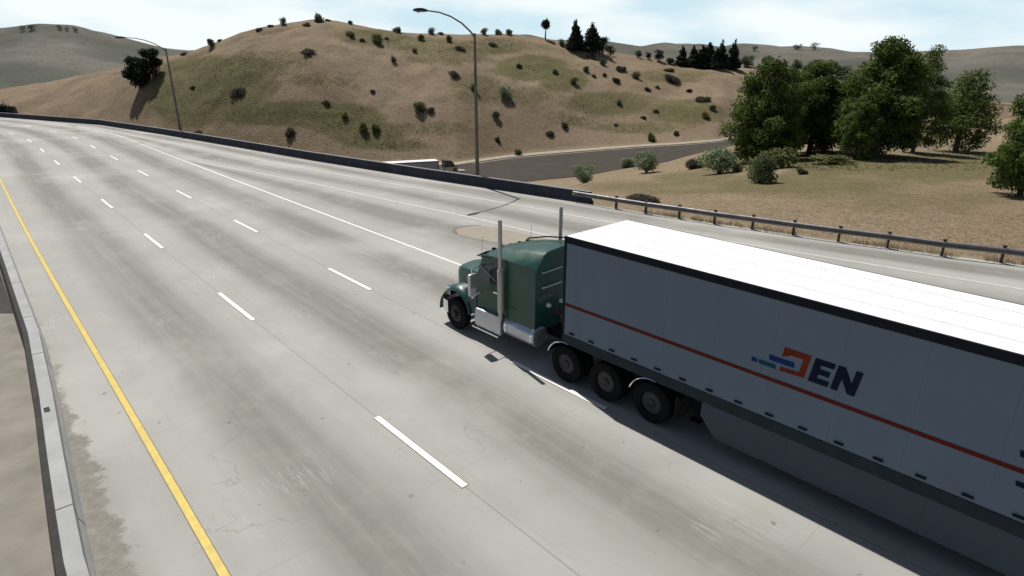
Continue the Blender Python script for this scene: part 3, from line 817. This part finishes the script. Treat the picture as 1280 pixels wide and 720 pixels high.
for i, (x, y, w, h, l) in enumerate([(933, 84, 18, 15, 'hazy round tree right of the dark conifer row'), (960, 84, 20, 15, 'second hazy tree right of the dark conifer row'), (977, 88, 14, 12, 'small hazy tree before the valley grove'),
     (994, 92, 16, 20, 'upright hazy tree at the left of the valley grove'), (1008, 96, 18, 17, 'low hazy tree inside the valley grove'), (1022, 96, 24, 22, 'widest hazy tree of the valley grove'), (1040, 96, 14, 22, 'slim hazy tree at the right of the valley grove'), (1052, 98, 20, 18, 'hazy tree beside the tallest dark tree')]):
    tree(x, y, w, h, 'round', l, 'valley_tree', GV, seed=80+i, n=1100, lf='lf_grey', far=True)
GS = 'tiny trees on the distant skyline'
for i, (x, y, w, h, l) in enumerate([(29, 37, 5, 5, 'tiny tree furthest left on the distant left ridge'), (40, 36, 7, 5, 'tiny wide tree on top of the distant left ridge'), (75, 36, 5, 5, 'tiny tree right of the top of the distant left ridge'), (84, 37, 4, 4, 'tiny tree in the middle of three on the distant left ridge'), (95, 38, 5, 4, 'tiny tree furthest right on the distant left ridge'),
     (943, 62, 6, 4, 'tiny bush on the far right skyline above the conifers'), (997, 60, 8, 5, 'tiny tree on the far right skyline'), (1018, 60, 8, 6, 'rightmost tiny tree on the far right skyline')]):
    tree(x, y+2, w*1.6, h*1.5, 'round', l, 'skyline_tree', GS, seed=100+i, n=220, far=True)
tree(171, 86, 32, 42, 'round', 'dark round tree left of the hill, under the skyline', seed=120, dist=190, n=4500, lf='lf_pine')
tree(190, 86, 24, 42, 'round', 'dark tree with a ragged top beside the round one left of the hill', seed=121, dist=190, n=3500, lf='lf_pine')
tree(4, 150, 40, 44, 'round', 'dark bushy tree at the left edge behind the barrier', seed=124, dist=145, n=5000, lf='lf_pine')
# dry grass tufts (uncountable)
def tufts(name, n, region, hgt, mat, rng, blades=5):
    vs = []; fs = []
    c = 0
    while c < n:
        p = region(rng)
        if p is None: continue
        c += 1
        for b in range(blades):
            a = rng.uniform(0, 2*PI); w = hgt*rng.uniform(.05, .1); hh = hgt*rng.uniform(.5, 1.2)
            o = p+Vector((rng.gauss(0, hgt*.3), rng.gauss(0, hgt*.3), -.03)); k = len(vs)
            l = Vector((math.cos(a), math.sin(a), 0)); q = Vector((-l.y, l.x, 0))
            vs += [o-q*w, o+q*w, o+l*hh*rng.uniform(.2, .6)+Vector((0, 0, hh))]; fs.append([k, k+1, k+2])
    o = new_obj(name, vs, fs, M[mat]); tag(o, kind='stuff'); return o
def reg_px(x0, x1, y0, y1):
    def f(rng):
        x = rng.uniform(x0, x1); y = y0+(y1-y0)*rng.random()
        h_ = hit(x, y)
        if h_ is None: return None
        a = az(h_); dA, _ = at(TA, a); d = math.hypot(h_.x, h_.y); dN, _ = at(TN, a); dF, _ = at(TF, a)
        if d < dA+.9 or (dN-1.5 < d < dF+4.5 and a < .36): return None
        return h_
    return f
rg = random.Random(5)
o = tufts('dry_grass', 20000, reg_px(700, 1400, 186, 345), .11, 'straw', rg); tag(o, 'dry straw-coloured grass between the guardrail and the trees', 'grass')
o = tufts('dry_grass', 9000, reg_px(-50, 1000, 30, 205), .26, 'straw', rg, 4); tag(o, 'dry grass tufts covering the hillside', 'grass')
def reg_green(rng):
    for _ in range(30):
        e = rng.choice(VEG)
        x = rng.gauss(e[0], e[2]*.5); y = rng.gauss(e[1], e[3]*.5)
        h_ = hit(x, y)
        if h_ is not None and y < 214:
            a = az(h_); d = math.hypot(h_.x, h_.y); dA, _ = at(TA, a); dN, _ = at(TN, a); dF, _ = at(TF, a)
            if d > dA+1 and not (dN-1.5 < d < dF+4.5 and a < .36): return h_
    return None
def reg_rail(rng):
    a = rng.randrange(len(gp)-1); t = rng.random(); p = gp[a].lerp(gp[a+1], t)
    if hsh(p.x, p.y, .9) < -.05: return None
    p = p+Vector((p.x, p.y, 0)).normalized()*abs(rng.gauss(.35, .45)); p.z = drop(p.x, p.y) if math.hypot(p.x, p.y) > 0 else 0
    return p
o = tufts('dry_weeds', 900, reg_rail, .24, 'straw', rg, 5); tag(o, 'dead weeds along the foot of the guardrail', 'weeds')
o = tufts('green_weeds', 8000, reg_green, .34, 'grassgreen', rg, 5); tag(o, 'olive green weeds in bands on the hillside and below the trees', 'grass')
# ------------------------------------------------------------------ lamp posts
def lamp_post(base_, arm_dir, label):
    t = thing('street_lamp', label, 'street lamp', base_, math.atan2(arm_dir.y, arm_dir.x), 'tall street lamps behind the barrier')
    MB().tube([(0, 0, -.6), (0, 0, .3), (0, 0, 4), (0, 0, 8), (0, 0, 10.3)], [.15, .145, .125, .1, .08], 10).build('pole', M['pole'], t)
    MB().box(-.22, .22, -.22, .22, -.5, .12, .03).build('base_plate', M['pole'], t)
    MB().tube([(0, 0, 10.05), (.35, 0, 10.35), (1.2, 0, 10.85), (2.2, 0, 11.2), (3.2, 0, 11.38), (4.4, 0, 11.42)], [.07, .06, .055, .05, .045, .04], 8).build('arm', M['pole'], t)
    secs = []
    for x, w, z0, z1 in [(4.2, .05, 11.36, 11.46), (4.4, .12, 11.33, 11.5), (4.75, .17, 11.31, 11.53), (5.1, .16, 11.31, 11.5), (5.3, .08, 11.34, 11.44)]:
        secs.append([(x, -w, lerp(z0, z1, .4)), (x, -w*.7, z1), (x, w*.7, z1), (x, w, lerp(z0, z1, .4)), (x, w*.7, z0), (x, -w*.7, z0)])
    h_ = MB().loft([[Vector(p) for p in s_] for s_ in secs]).build('lamp_head', M['lamp'], t)
    MB().lathe([(11.25, .04), (11.28, .1), (11.32, .12)], (4.95, 0, 0), 'z', 14).build('lens', M['lens'], h_)
    return t
b1 = U(597, 231.5); b1 = b1+Vector((b1.x, b1.y, 0)).normalized()*.15; b1.z = -.15
lamp_post(b1, Vector((-3.2, -3.85, 0)), 'near street lamp with long curved arm rising behind the barrier')
b2 = U(226.5, 168.5); b2 = b2+Vector((b2.x, b2.y, 0)).normalized()*.6; b2.z = -.15
lamp_post(b2, Vector((-3.2, -3.85, 0)), 'far street lamp at the left end of the hill behind the barrier')
# ------------------------------------------------------------------ vehicles
def wheel(parent, x, y, side, dual=False, r=.52, name='wheel'):
    w = .28; wt = bpy.data.objects.new(name, None); COL.objects.link(wt); wt.parent = parent; wt.location = (x, y, r); wt.empty_display_size = .2
    m = MB()
    for k in range(2 if dual else 1):
        o = -side*k*.33
        m.lathe([(o-w/2, r*.56), (o-w/2, r*.9), (o-w/2+.03, r*.985), (o-w/2+.08, r), (o+w/2-.08, r), (o+w/2-.03, r*.985), (o+w/2, r*.9), (o+w/2, r*.56), (o, r*.5)], (0, 0, 0), 'y', 36)
    m.build('tyre', M['tyre'], wt)
    s = side
    if dual: prof = [(s*.10, r*.57), (s*.12, r*.52), (-s*.02, r*.48), (-s*.05, r*.3), (-s*.05, r*.24), (s*.12, r*.2), (s*.14, r*.1), (s*.145, .01)]
    else: prof = [(s*.12, r*.57), (s*.13, r*.52), (s*.07, r*.46), (s*.10, r*.3), (s*.12, r*.22), (s*.2, r*.18), (s*.22, .01)]
    m = MB().lathe(prof, (0, 0, 0), 'y', 30)
    yb = s*.12 if not dual else -s*.03
    for k in range(10):
        a = 2*PI*k/10; m.lathe([(yb-.03, .017), (yb+.03*s+.0, .017), (yb+.035*s, .01)], (math.cos(a)*r*.34, 0, math.sin(a)*r*.34), 'y', 6)
    m.build('rim', M['rim'], wt)
    return wt
def build_trailer(loc, rz, label, panel='panel', decals=True):
    t = thing('semi_trailer', label, 'trailer', loc, rz); L = 16.15; W = 1.25
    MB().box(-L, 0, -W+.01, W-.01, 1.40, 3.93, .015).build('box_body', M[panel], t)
    m = MB()
    for s in (1, -1): m.box(-L-.01, .012, s*W-.03, s*W+.012, 3.885, 4.055, .01)
    m.box(-.02, .014, -W, W, 3.885, 4.05, .008); m.box(-L-.014, -L+.02, -W, W, 3.885, 4.05, .008)
    for s in (1, -1): m.box(-.06, .014, s*W-.05, s*W+.008, 1.42, 3.88, .01)
    m.build('top_rail', M['rail'], t)
    rf = MB().box(-L+.015, -.015, -W+.022, W-.022, 3.93, 4.062, .02).build('roof', M['roof'], t)
    m = MB()
    for y in (-.72, 0, .72): m.box(-L+.03, -.03, y-.008, y+.008, 4.058, 4.067)
    m.build('roof_seam', M['seam'], rf)
    m = MB()
    for s in (1, -1): m.box(-L, 0, s*W-.05, s*W+.006, 1.15, 1.405, .012)
    for k in range(24): m.box(-L+.3+k*.67, -L+.38+k*.67, -W+.06, W-.06, 1.2, 1.32)
    m.build('bottom_rail', M['brail'], t)
    if decals:
        c0 = MB().box(-.08, .08, -.016, .016, -.02, .02, .004).build('rail_clip', M['rail'], t)
        first = True
        for s in (1, -1):
            for k in range(24):
                c = c0 if first else c0.copy()
                if not first: COL.objects.link(c); c.parent = t
                first = False; c.location = (-.33-.66*k, s*(W+.006), 1.495)
    if decals:
        for s in (1, -1):
            yy = s*(W-.006)
            def dec(name, poly, mat):
                y0, y1 = (yy, yy+s*.007) if s > 0 else (yy-.007, yy)
                MB().prism(poly, min(y0, y1), max(y0, y1)).build(name, M[mat], t)
            def q(x0, x1, z0, z1, sl=0.0): return [(x0, z0), (x1, z0), (x1+sl, z1), (x0+sl, z1)]
            dec('side_stripe', q(-L+.05, -.065, 2.215, 2.29), 'red')
            if s > 0:
                dec('logo_dash', q(-5.21, -5.10, 2.505, 2.59, .015), 'blue'); dec('logo_dash', q(-5.58, -5.25, 2.50, 2.585, .015), 'teal'); dec('logo_dash', q(-5.92, -5.44, 2.65, 2.755, .015), 'blue')
                dec('logo_bracket', [(-5.69, 3.0), (-6.19, 3.0), (-6.12, 2.52), (-5.66, 2.50), (-5.67, 2.585), (-6.02, 2.595), (-6.065, 2.88), (-5.83, 2.88), (-5.67, 2.80)], 'orange')
                dec('letter_e', [(-6.27, 2.99), (-6.62, 2.99), (-6.605, 2.88), (-6.38, 2.88), (-6.37, 2.80), (-6.56, 2.80), (-6.545, 2.69), (-6.355, 2.69), (-6.345, 2.61), (-6.565, 2.61), (-6.55, 2.50), (-6.20, 2.50)], 'navy')
                dec('letter_n', [(-6.67, 2.99), (-6.79, 2.99), (-6.93, 2.72), (-6.965, 2.99), (-7.08, 2.99), (-7.01, 2.50), (-6.89, 2.50), (-6.76, 2.76), (-6.72, 2.50), (-6.60, 2.50)], 'navy')
                dec('navy_bar', q(-10.4, -9.36, 2.48, 2.585, .02), 'navy'); dec('navy_bar', q(-10.4, -9.42, 1.985, 2.07, .02), 'navy')
    # skirts
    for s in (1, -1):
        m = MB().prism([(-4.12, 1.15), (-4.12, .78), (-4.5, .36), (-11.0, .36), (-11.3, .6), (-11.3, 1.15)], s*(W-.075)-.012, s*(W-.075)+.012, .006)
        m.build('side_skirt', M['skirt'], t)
    # landing gear
    m = MB()
    for s in (1, -1):
        m.box(-3.94, -3.80, s*.8-.07, s*.8+.07, .42, 1.2, .01); m.box(-4.0, -3.74, s*.8-.16, s*.8+.16, .38, .42, .01)
        m.tube([(-3.88, s*.8, .75), (-3.52, s*.8, 1.18)], .03, 6); m.tube([(-3.88, s*.8, .75), (-4.3, s*.8, 1.18)], .03, 6)
    m.tube([(-3.87, -.8, .8), (-3.87, .8, .8)], .03, 8); m.tube([(-3.87, -.8, .5), (-3.87, .8, 1.1)], .02, 6)
    m.build('landing_gear', M['chassis'], t)
    m = MB()
    for s in (1, -1): m.box(-L+.3, -10.6, s*.5-.06, s*.5+.06, .78, 1.16, .01)
    for x in (-12.7, -13.98): m.tube([(x, -1, .52), (x, 1, .52)], .07, 8)
    m.box(-.1, 1, -.001, .001, 1.2, 1.201)
    m.build('bogie_frame', M['chassis'], t)
    for x in (-12.7, -13.98):
        for s in (1, -1): wheel(t, x, s*1.08, s, True)
    for s in (1, -1): MB().box(-14.9, -14.88, s*.95-.3, s*.95+.3, .3, 1.1, .005).build('mud_flap', M['black'], t)
    m = MB(); m.box(-L-.05, -L+.0, -W+.08, W-.08, .5, .6, .01)
    for s in (1, -1): m.box(-L-.03, -L+.05, s*.6-.04, s*.6+.04, .55, 1.2)
    m.build('underride_bar', M['rail'], t)
    for s in (1, -1):
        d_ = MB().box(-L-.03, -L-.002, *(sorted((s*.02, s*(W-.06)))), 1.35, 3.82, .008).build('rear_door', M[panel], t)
        MB().tube([(-L-.06, s*.35, 1.4), (-L-.06, s*.35, 3.78)], .016, 6).build('lock_rod', M['alu'], d_)
        MB().box(-L-.04, -L-.0, s*1.0-.12, s*1.0+.12, 1.2, 1.3, .01).build('tail_light', M['redlens'], t)
    return t
def build_tractor(loc, rz, label, paint='green', second='green', fairing=False):
    t = thing('semi_tractor', label, 'truck', loc, rz)
    P_ = M[paint]
    # frame
    m = MB()
    for s in (1, -1): m.box(-3.5, 5.0, s*.42-.04, s*.42+.04, .72, .98, .01)
    for x in (-2.4, -1.2, .4, 1.6, 3.0): m.box(x-.06, x+.06, -.4, .4, .76, .94)
    for x in (-.10, -1.45, -2.84, 4.72): m.tube([(x, -.95, .52), (x, .95, .52)], .09, 8)
    m.box(-1.25, -.25, -.45, .45, .99, 1.10, .02); m.box(-.4, 1.1, -.5, .5, .99, 1.03, .005)
    m.box(-3.5, -3.46, -1.1, 1.1, .8, .95, .01)
    m.build('chassis', M['chassis'], t)
    # hood
    secs = []
    for x, w, top, bot in [(3.72, .86, 2.10, .95), (4.2, .80, 2.06, .92), (4.7, .73, 2.02, .88), (5.05, .68, 1.98, .85), (5.22, .64, 1.93, .85), (5.28, .58, 1.84, .87)]:
        r = .2
        secs.append([Vector((x, y, z)) for y, z in [(-w, bot), (-w, top-r), (-w+.05, top-.07), (-w+.2, top-.01), (0, top+.035), (w-.2, top-.01), (w-.05, top-.07), (w, top-r), (w, bot)]])
    hd = MB().loft(secs, True, True).build('hood', P_, t)
    m = MB().box(5.26, 5.32, -.5, .5, .9, 1.8, .015).build('grille', M['chrome'], t)
    g_ = MB()
    for k in range(9): g_.box(5.318, 5.328, -.46, .46, .98+k*.09, 1.02+k*.09)
    g_.build('grille_slat', M['black'], m)
    for s in (1, -1):
        # fender: arc shell
        secs = []
        for k in range(13):
            a = math.radians(lerp(-8, 172, k/12)); c, q_ = math.cos(a), math.sin(a)
            ro, ri = .76, .70
            if k < 4: ro += (4-k)*.03; ri += (4-k)*.03
            cx, cz = 4.72, .60
            hh = 1.0
            y0, y1 = s*.62, s*1.2
            secs.append([Vector((cx+c*ri, y0, cz+q_*ri)), Vector((cx+c*ro, y0, cz+q_*ro+.12*q_)), Vector((cx+c*ro, s*1.02, cz+q_*ro+.10*q_)), Vector((cx+c*ro*.99, s*1.15, cz+q_*ro+.03*q_)), Vector((cx+c*ro*.97, y1, cz+q_*(ro-.05))), Vector((cx+c*ri, y1, cz+q_*ri))])
        MB().loft(secs, True, True).build('fender', P_, t)
        MB().prism([(3.72, .75), (3.98, .75), (4.06, 1.0), (4.2, 1.25), (4.3, 1.5), (3.72, 1.62)], *sorted((s*.80, s*1.12)), .03).build('side_panel', P_, t)
        hl = MB().box(5.12, 5.38, *sorted((s*.72, s*1.08)), 1.02, 1.28, .03).build('headlight', M['chrome'], t)
        MB().box(5.375, 5.39, *sorted((s*.75, s*1.05)), 1.05, 1.25, .01).build('lens', M['lens'], hl)
        # cab side
    # bumper
    m = MB(); secs = []
    for y, x in [(-1.22, 5.12), (-1.18, 5.36), (-.9, 5.46), (0, 5.50), (.9, 5.46), (1.18, 5.36), (1.22, 5.12)]:
        secs.append([Vector((x, y, .46)), Vector((x+.015, y, .66)), Vector((x, y, .88)), Vector((x-.05, y, .88)), Vector((x-.05, y, .46))])
    m.loft(secs, True, True).build('bumper', M['chrome'], t)
    # cab body
    C = 1.10
    cabp = [(2.52, .92), (3.75, .92), (3.78, 1.98), (3.42, 2.78), (2.52, 2.84)]
    MB().prism(cabp, -C+.02, C-.02, .035).build('cab', P_, t)
    MB().prism([(1.17, .95), (2.50, .95), (2.50, 2.90), (1.17, 2.86)], -C, C, .03).build('sleeper', P_, t)
    MB().prism([(1.9, 1.45), (2.3, 1.45), (2.3, 1.48), (1.9, 1.48)], -C-.004, C+.004).build('sleeper_trim', M['greend'], t)
    # roof fairing with chamfered sides
    secs = []
    for x, zs, zt_, cr in [(1.10, 2.82, 3.24, .0), (1.14, 2.80, 3.28, 0), (1.8, 2.84, 3.22, 0), (2.5, 2.84, 3.10, 0), (3.0, 2.80, 2.99, 0), (3.42, 2.74, 2.86, 0), (3.52, 2.72, 2.78, 0)]:
        w = C+.03 if x < 2.9 else C-.02
        secs.append([Vector((x, y, z)) for y, z in [(-w, zs-.05), (-w, zs+.02), (-w+.26, lerp(zs, zt_, .82)), (-w+.45, zt_), (0, zt_+.05), (w-.45, zt_), (w-.26, lerp(zs, zt_, .82)), (w, zs+.02), (w, zs-.05)]])
    MB().loft(secs, True, True).build('roof_fairing', M[second], t)
    if fairing:
        MB().prism([(1.2, 3.0), (3.1, 2.9), (2.9, 3.5), (2.4, 3.92), (1.2, 4.02)], -1.15, 1.15, .06).build('wind_deflector', M[second], t)
    # windows
    MB().prism([(3.80, 1.99), (3.815, 2.03), (3.46, 2.74), (3.44, 2.72)], -.95, .95).build('windshield', M['glass'], t)
    MB().prism([(3.40, 2.80), (3.78, 2.62), (3.79, 2.66), (3.40, 2.86)], -1.0, 1.0, .008).build('sun_visor', M['chassis'], t)
    for s in (1, -1):
        ys = sorted((s*(C-.03), s*(C-.012)))
        d_ = MB().prism([(2.66, 1.02), (3.70, 1.02), (3.70, 1.98), (3.40, 2.70), (2.66, 2.74)], *sorted((s*(C-.03), s*(C-.008))), .006).build('door', P_, t)
        MB().prism([(2.76, 1.98), (3.62, 1.98), (3.34, 2.60), (2.76, 2.62)], *sorted((s*(C-.01), s*(C-.001)))).build('window', M['glass'], d_)
        MB().tube([(2.8, s*(C+.03), 2.12), (3.46, s*(C+.03), 2.42)], .014, 6).build('window_bar', M['chrome'], d_)
        MB().box(2.72, 2.9, *sorted((s*C, s*(C+.04))), 1.72, 1.77, .01).build('handle', M['chrome'], d_)
        MB().tube([(2.60, s*C, 1.2), (2.60, s*(C+.09), 1.25), (2.60, s*(C+.09), 2.35), (2.60, s*C, 2.4)], .02, 7).build('grab_rail', M['chrome'], t)
        # mirror
        mr = MB().box(3.34, 3.46, *sorted((s*1.38, s*1.66)), 1.58, 2.28, .05).build('mirror', M['mirrorcase'], t)
        m = MB(); m.tube([(3.5, s*1.0, 2.45), (3.42, s*1.52, 2.40), (3.42, s*1.52, 1.50), (3.5, s*1.0, 1.62)], .018, 6); m.build('mirror_arm', M['chrome'], mr)
        MB().box(3.335, 3.342, *sorted((s*1.41, s*1.63)), 1.85, 2.24).build('mirror_glass', M['alu'], mr)
        # stack
        yS = s*1.24
        if fairing: continue
        st_ = MB().lathe([(1.0, .05), (1.02, .06), (3.98, .06), (4.0, .05), (3.9, .04)], (2.46, yS, 0), 'z', 16).build('exhaust_stack', M['stack'], t)
        MB().lathe([(1.25, .075), (1.27, .088), (2.55, .088), (2.57, .075)], (2.46, yS, 0), 'z', 18).build('heat_shield', M['stack'], st_)
        # battery / step box
        MB().prism([(2.50, .46), (3.66, .46), (3.74, .58), (3.66, 1.06), (2.5, 1.06)], *sorted((s*.62, s*1.22)), .05).build('step_box', M['alu'], t)
        MB().box(2.55, 3.78, *sorted((s*.9, s*1.27)), .40, .445, .01).build('step_plate', M['chrome'], t)
        tk = MB().lathe([(1.12, .02), (1.11, .2), (1.14, .30), (1.18, .32), (2.36, .32), (2.40, .30), (2.42, .2), (2.42, .02)], (0, s*.9, .80), 'x', 30).build('fuel_tank', M['alu'], t)
        for x in (1.22, 2.28): MB().lathe([(x-.03, .325), (x-.03, .338), (x+.03, .338), (x+.03, .325)], (0, s*.9, .8), 'x', 30).build('strap', M['chrome'], tk)
        # quarter fenders with bright rims
        for cx, a0, a1 in ((-.10, 20, 100), (-2.84, 20, 100)):
            secs = []; rim_ = []
            for k in range(9):
                a = math.radians(lerp(a0, a1, k/8)); c, q_ = math.cos(a), math.sin(a)
                secs.append([Vector((cx+c*r_, y, .52+q_*r_)) for r_, y in ((.63, s*.60), (.65, s*.60), (.65, s*1.24), (.63, s*1.24))]); rim_.append((cx+c*.64, s*1.245, .52+q_*.64))
            qf = MB().loft(secs, True, True).build('quarter_fender', M['chassis'], t)
            MB().tube(rim_, .018, 6).build('chrome_edge', M['chrome'], qf)
        MB().box(-3.50, -3.485, s*.9-.3, s*.9+.3, .28, .95, .005).build('mud_flap', M['black'], t)
        for x in (1.4,): pass
    # back wall fittings
    for z in (2.72, 2.28):
        MB().tube([(1.17, .84, z-.02), (1.10, .82, z), (1.10, .12, z+.02), (1.17, .10, z)], .016, 7).build('rear_grab_rail', M['lampwhite'], t)
    for y in (.60, .08): MB().lathe([(1.08, .01), (1.08, .05), (1.12, .065), (1.17, .065)], (0, y, 1.70), 'x', 16).build('work_lamp', M['lampwhite'], t)
    for y, k in ((.25, 'hosered'), (-.05, 'hoseblue'), (-.3, 'chassis')):
        pts = [(1.15, y, 1.5)]
        for i in range(40):
            a = i*.9; f = i/39; pts.append((lerp(1.1, .05, f)+.0, y+.05*math.cos(a), 1.4-.5*math.sin(PI*f)+.05*math.sin(a)+.1*f))
        MB().tube(pts, .014, 5).build('air_hose', M[k], t)
    MB().tube([(1.7, -.62, 3.32), (2.4, -.64, 3.22), (3.3, -.66, 2.98)], .022, 8).build('roof_bar', M['chassis'], t)
    for y in (-.7, -.35, 0, .35, .7): MB().box(3.3, 3.4, y-.05, y+.05, 2.86, 2.93, .02).build('roof_marker', M['chassis'], t)
    for s in (1, -1): MB().tube([(3.6, s*1.0, 2.1), (3.5, s*1.02, 3.3)], .005, 5).build('antenna', M['chassis'], t)
    for s in (1, -1): wheel(t, 4.72, s*1.06, s, False)
    for x in (-.10, -1.45, -2.84):
        for s in (1, -1): wheel(t, x, s*1.07, s, True)
    return t
TT = math.radians(42.565); FD = Vector((-math.sin(TT), math.cos(TT), 0)); FN = Vector((math.cos(TT), math.sin(TT), 0))
O = Vector((1.321, 14.61, 0))+FN*1.25
rz = math.atan2(FD.y, FD.x)
build_tractor(O, rz, 'dark green long-nosed truck with chrome exhaust stacks pulling the big trailer')
build_trailer(O, rz, 'white box trailer with shade-toned blue-grey sides and red stripe in the foreground')
# distant rig on the sunken road
Pd = U(546, 199.5, -11.9+4.1); dirv = (rampF[9]-rampF[5]); dirv.z = 0; dirv.normalize()
Pd.z = -11.9
rz2 = math.atan2(dirv.y, dirv.x)
build_trailer(Pd, rz2, 'distant white-roofed trailer half hidden behind the dark barrier', 'palepanel', False)
build_tractor(Pd, rz2, 'distant truck cab with dark fairing on the sunken road behind the barrier', 'beige', 'darkcab', True)
# ------------------------------------------------------------------ light, sky, camera
sunv = Vector((-.295, .50, 1)).normalized()
elev = math.asin(sunv.z); azn = math.atan2(sunv.x, sunv.y)
sd = bpy.data.lights.new('sun', 'SUN'); sd.energy = 4.9; sd.angle = math.radians(.55); sd.color = (1, .965, .90)
so = bpy.data.objects.new('sun', sd); COL.objects.link(so); so.rotation_euler = sunv.to_track_quat('Z', 'Y').to_euler()
w = bpy.data.worlds.new('World'); SC.world = w; w.use_nodes = True; nt = w.node_tree; nt.nodes.clear()
out = nt.nodes.new('ShaderNodeOutputWorld'); bg = nt.nodes.new('ShaderNodeBackground'); bg.inputs[1].default_value = .05
sky = nt.nodes.new('ShaderNodeTexSky'); sky.sky_type = 'NISHITA'; sky.sun_disc = False; sky.sun_elevation = elev; sky.sun_rotation = azn; sky.dust_density = 1.5; sky.air_density = 1.0
tc = nt.nodes.new('ShaderNodeTexCoord'); sx = nt.nodes.new('ShaderNodeSeparateXYZ'); nt.links.new(tc.outputs['Generated'], sx.inputs[0])
nz = nt.nodes.new('ShaderNodeTexNoise'); nz.inputs['Scale'].default_value = 3.0; nz.inputs['Detail'].default_value = 7
mp = nt.nodes.new('ShaderNodeMapping'); mp.inputs['Scale'].default_value = (1, 1, 4); nt.links.new(tc.outputs['Generated'], mp.inputs[0]); nt.links.new(mp.outputs[0], nz.inputs['Vector'])
mr = nt.nodes.new('ShaderNodeMapRange'); mr.interpolation_type = 'SMOOTHSTEP'; mr.inputs[1].default_value = .09; mr.inputs[2].default_value = .13; mr.inputs[3].default_value = 1; mr.inputs[4].default_value = 0; nt.links.new(sx.outputs[2], mr.inputs[0])
cr = nt.nodes.new('ShaderNodeValToRGB'); cr.color_ramp.elements[0].position = .40; cr.color_ramp.elements[0].color = (12.6, 16.4, 18.2, 1); cr.color_ramp.elements[1].position = .58; cr.color_ramp.elements[1].color = (18.6, 20.0, 20.2, 1)
nt.links.new(nz.outputs['Fac'], cr.inputs[0])
mx = nt.nodes.new('ShaderNodeMix'); mx.data_type = 'RGBA'; nt.links.new(mr.outputs[0], mx.inputs[0]); nt.links.new(sky.outputs[0], mx.inputs[6]); nt.links.new(cr.outputs[0], mx.inputs[7])
nt.links.new(mx.outputs[2], bg.inputs[0]); nt.links.new(bg.outputs[0], out.inputs[0])
cam = bpy.data.cameras.new('camera'); cam.sensor_width = 36; cam.lens = 36*F/1280; cam.clip_end = 6000; cam.clip_start = .1
co = bpy.data.objects.new('camera', cam); COL.objects.link(co); co.location = (0, 0, H); co.rotation_euler = (PI/2-PITCH, 0, 0); SC.camera = co
SC.view_settings.view_transform = 'Standard'; SC.view_settings.look = 'None'; SC.view_settings.exposure = 0; SC.view_settings.gamma = 1
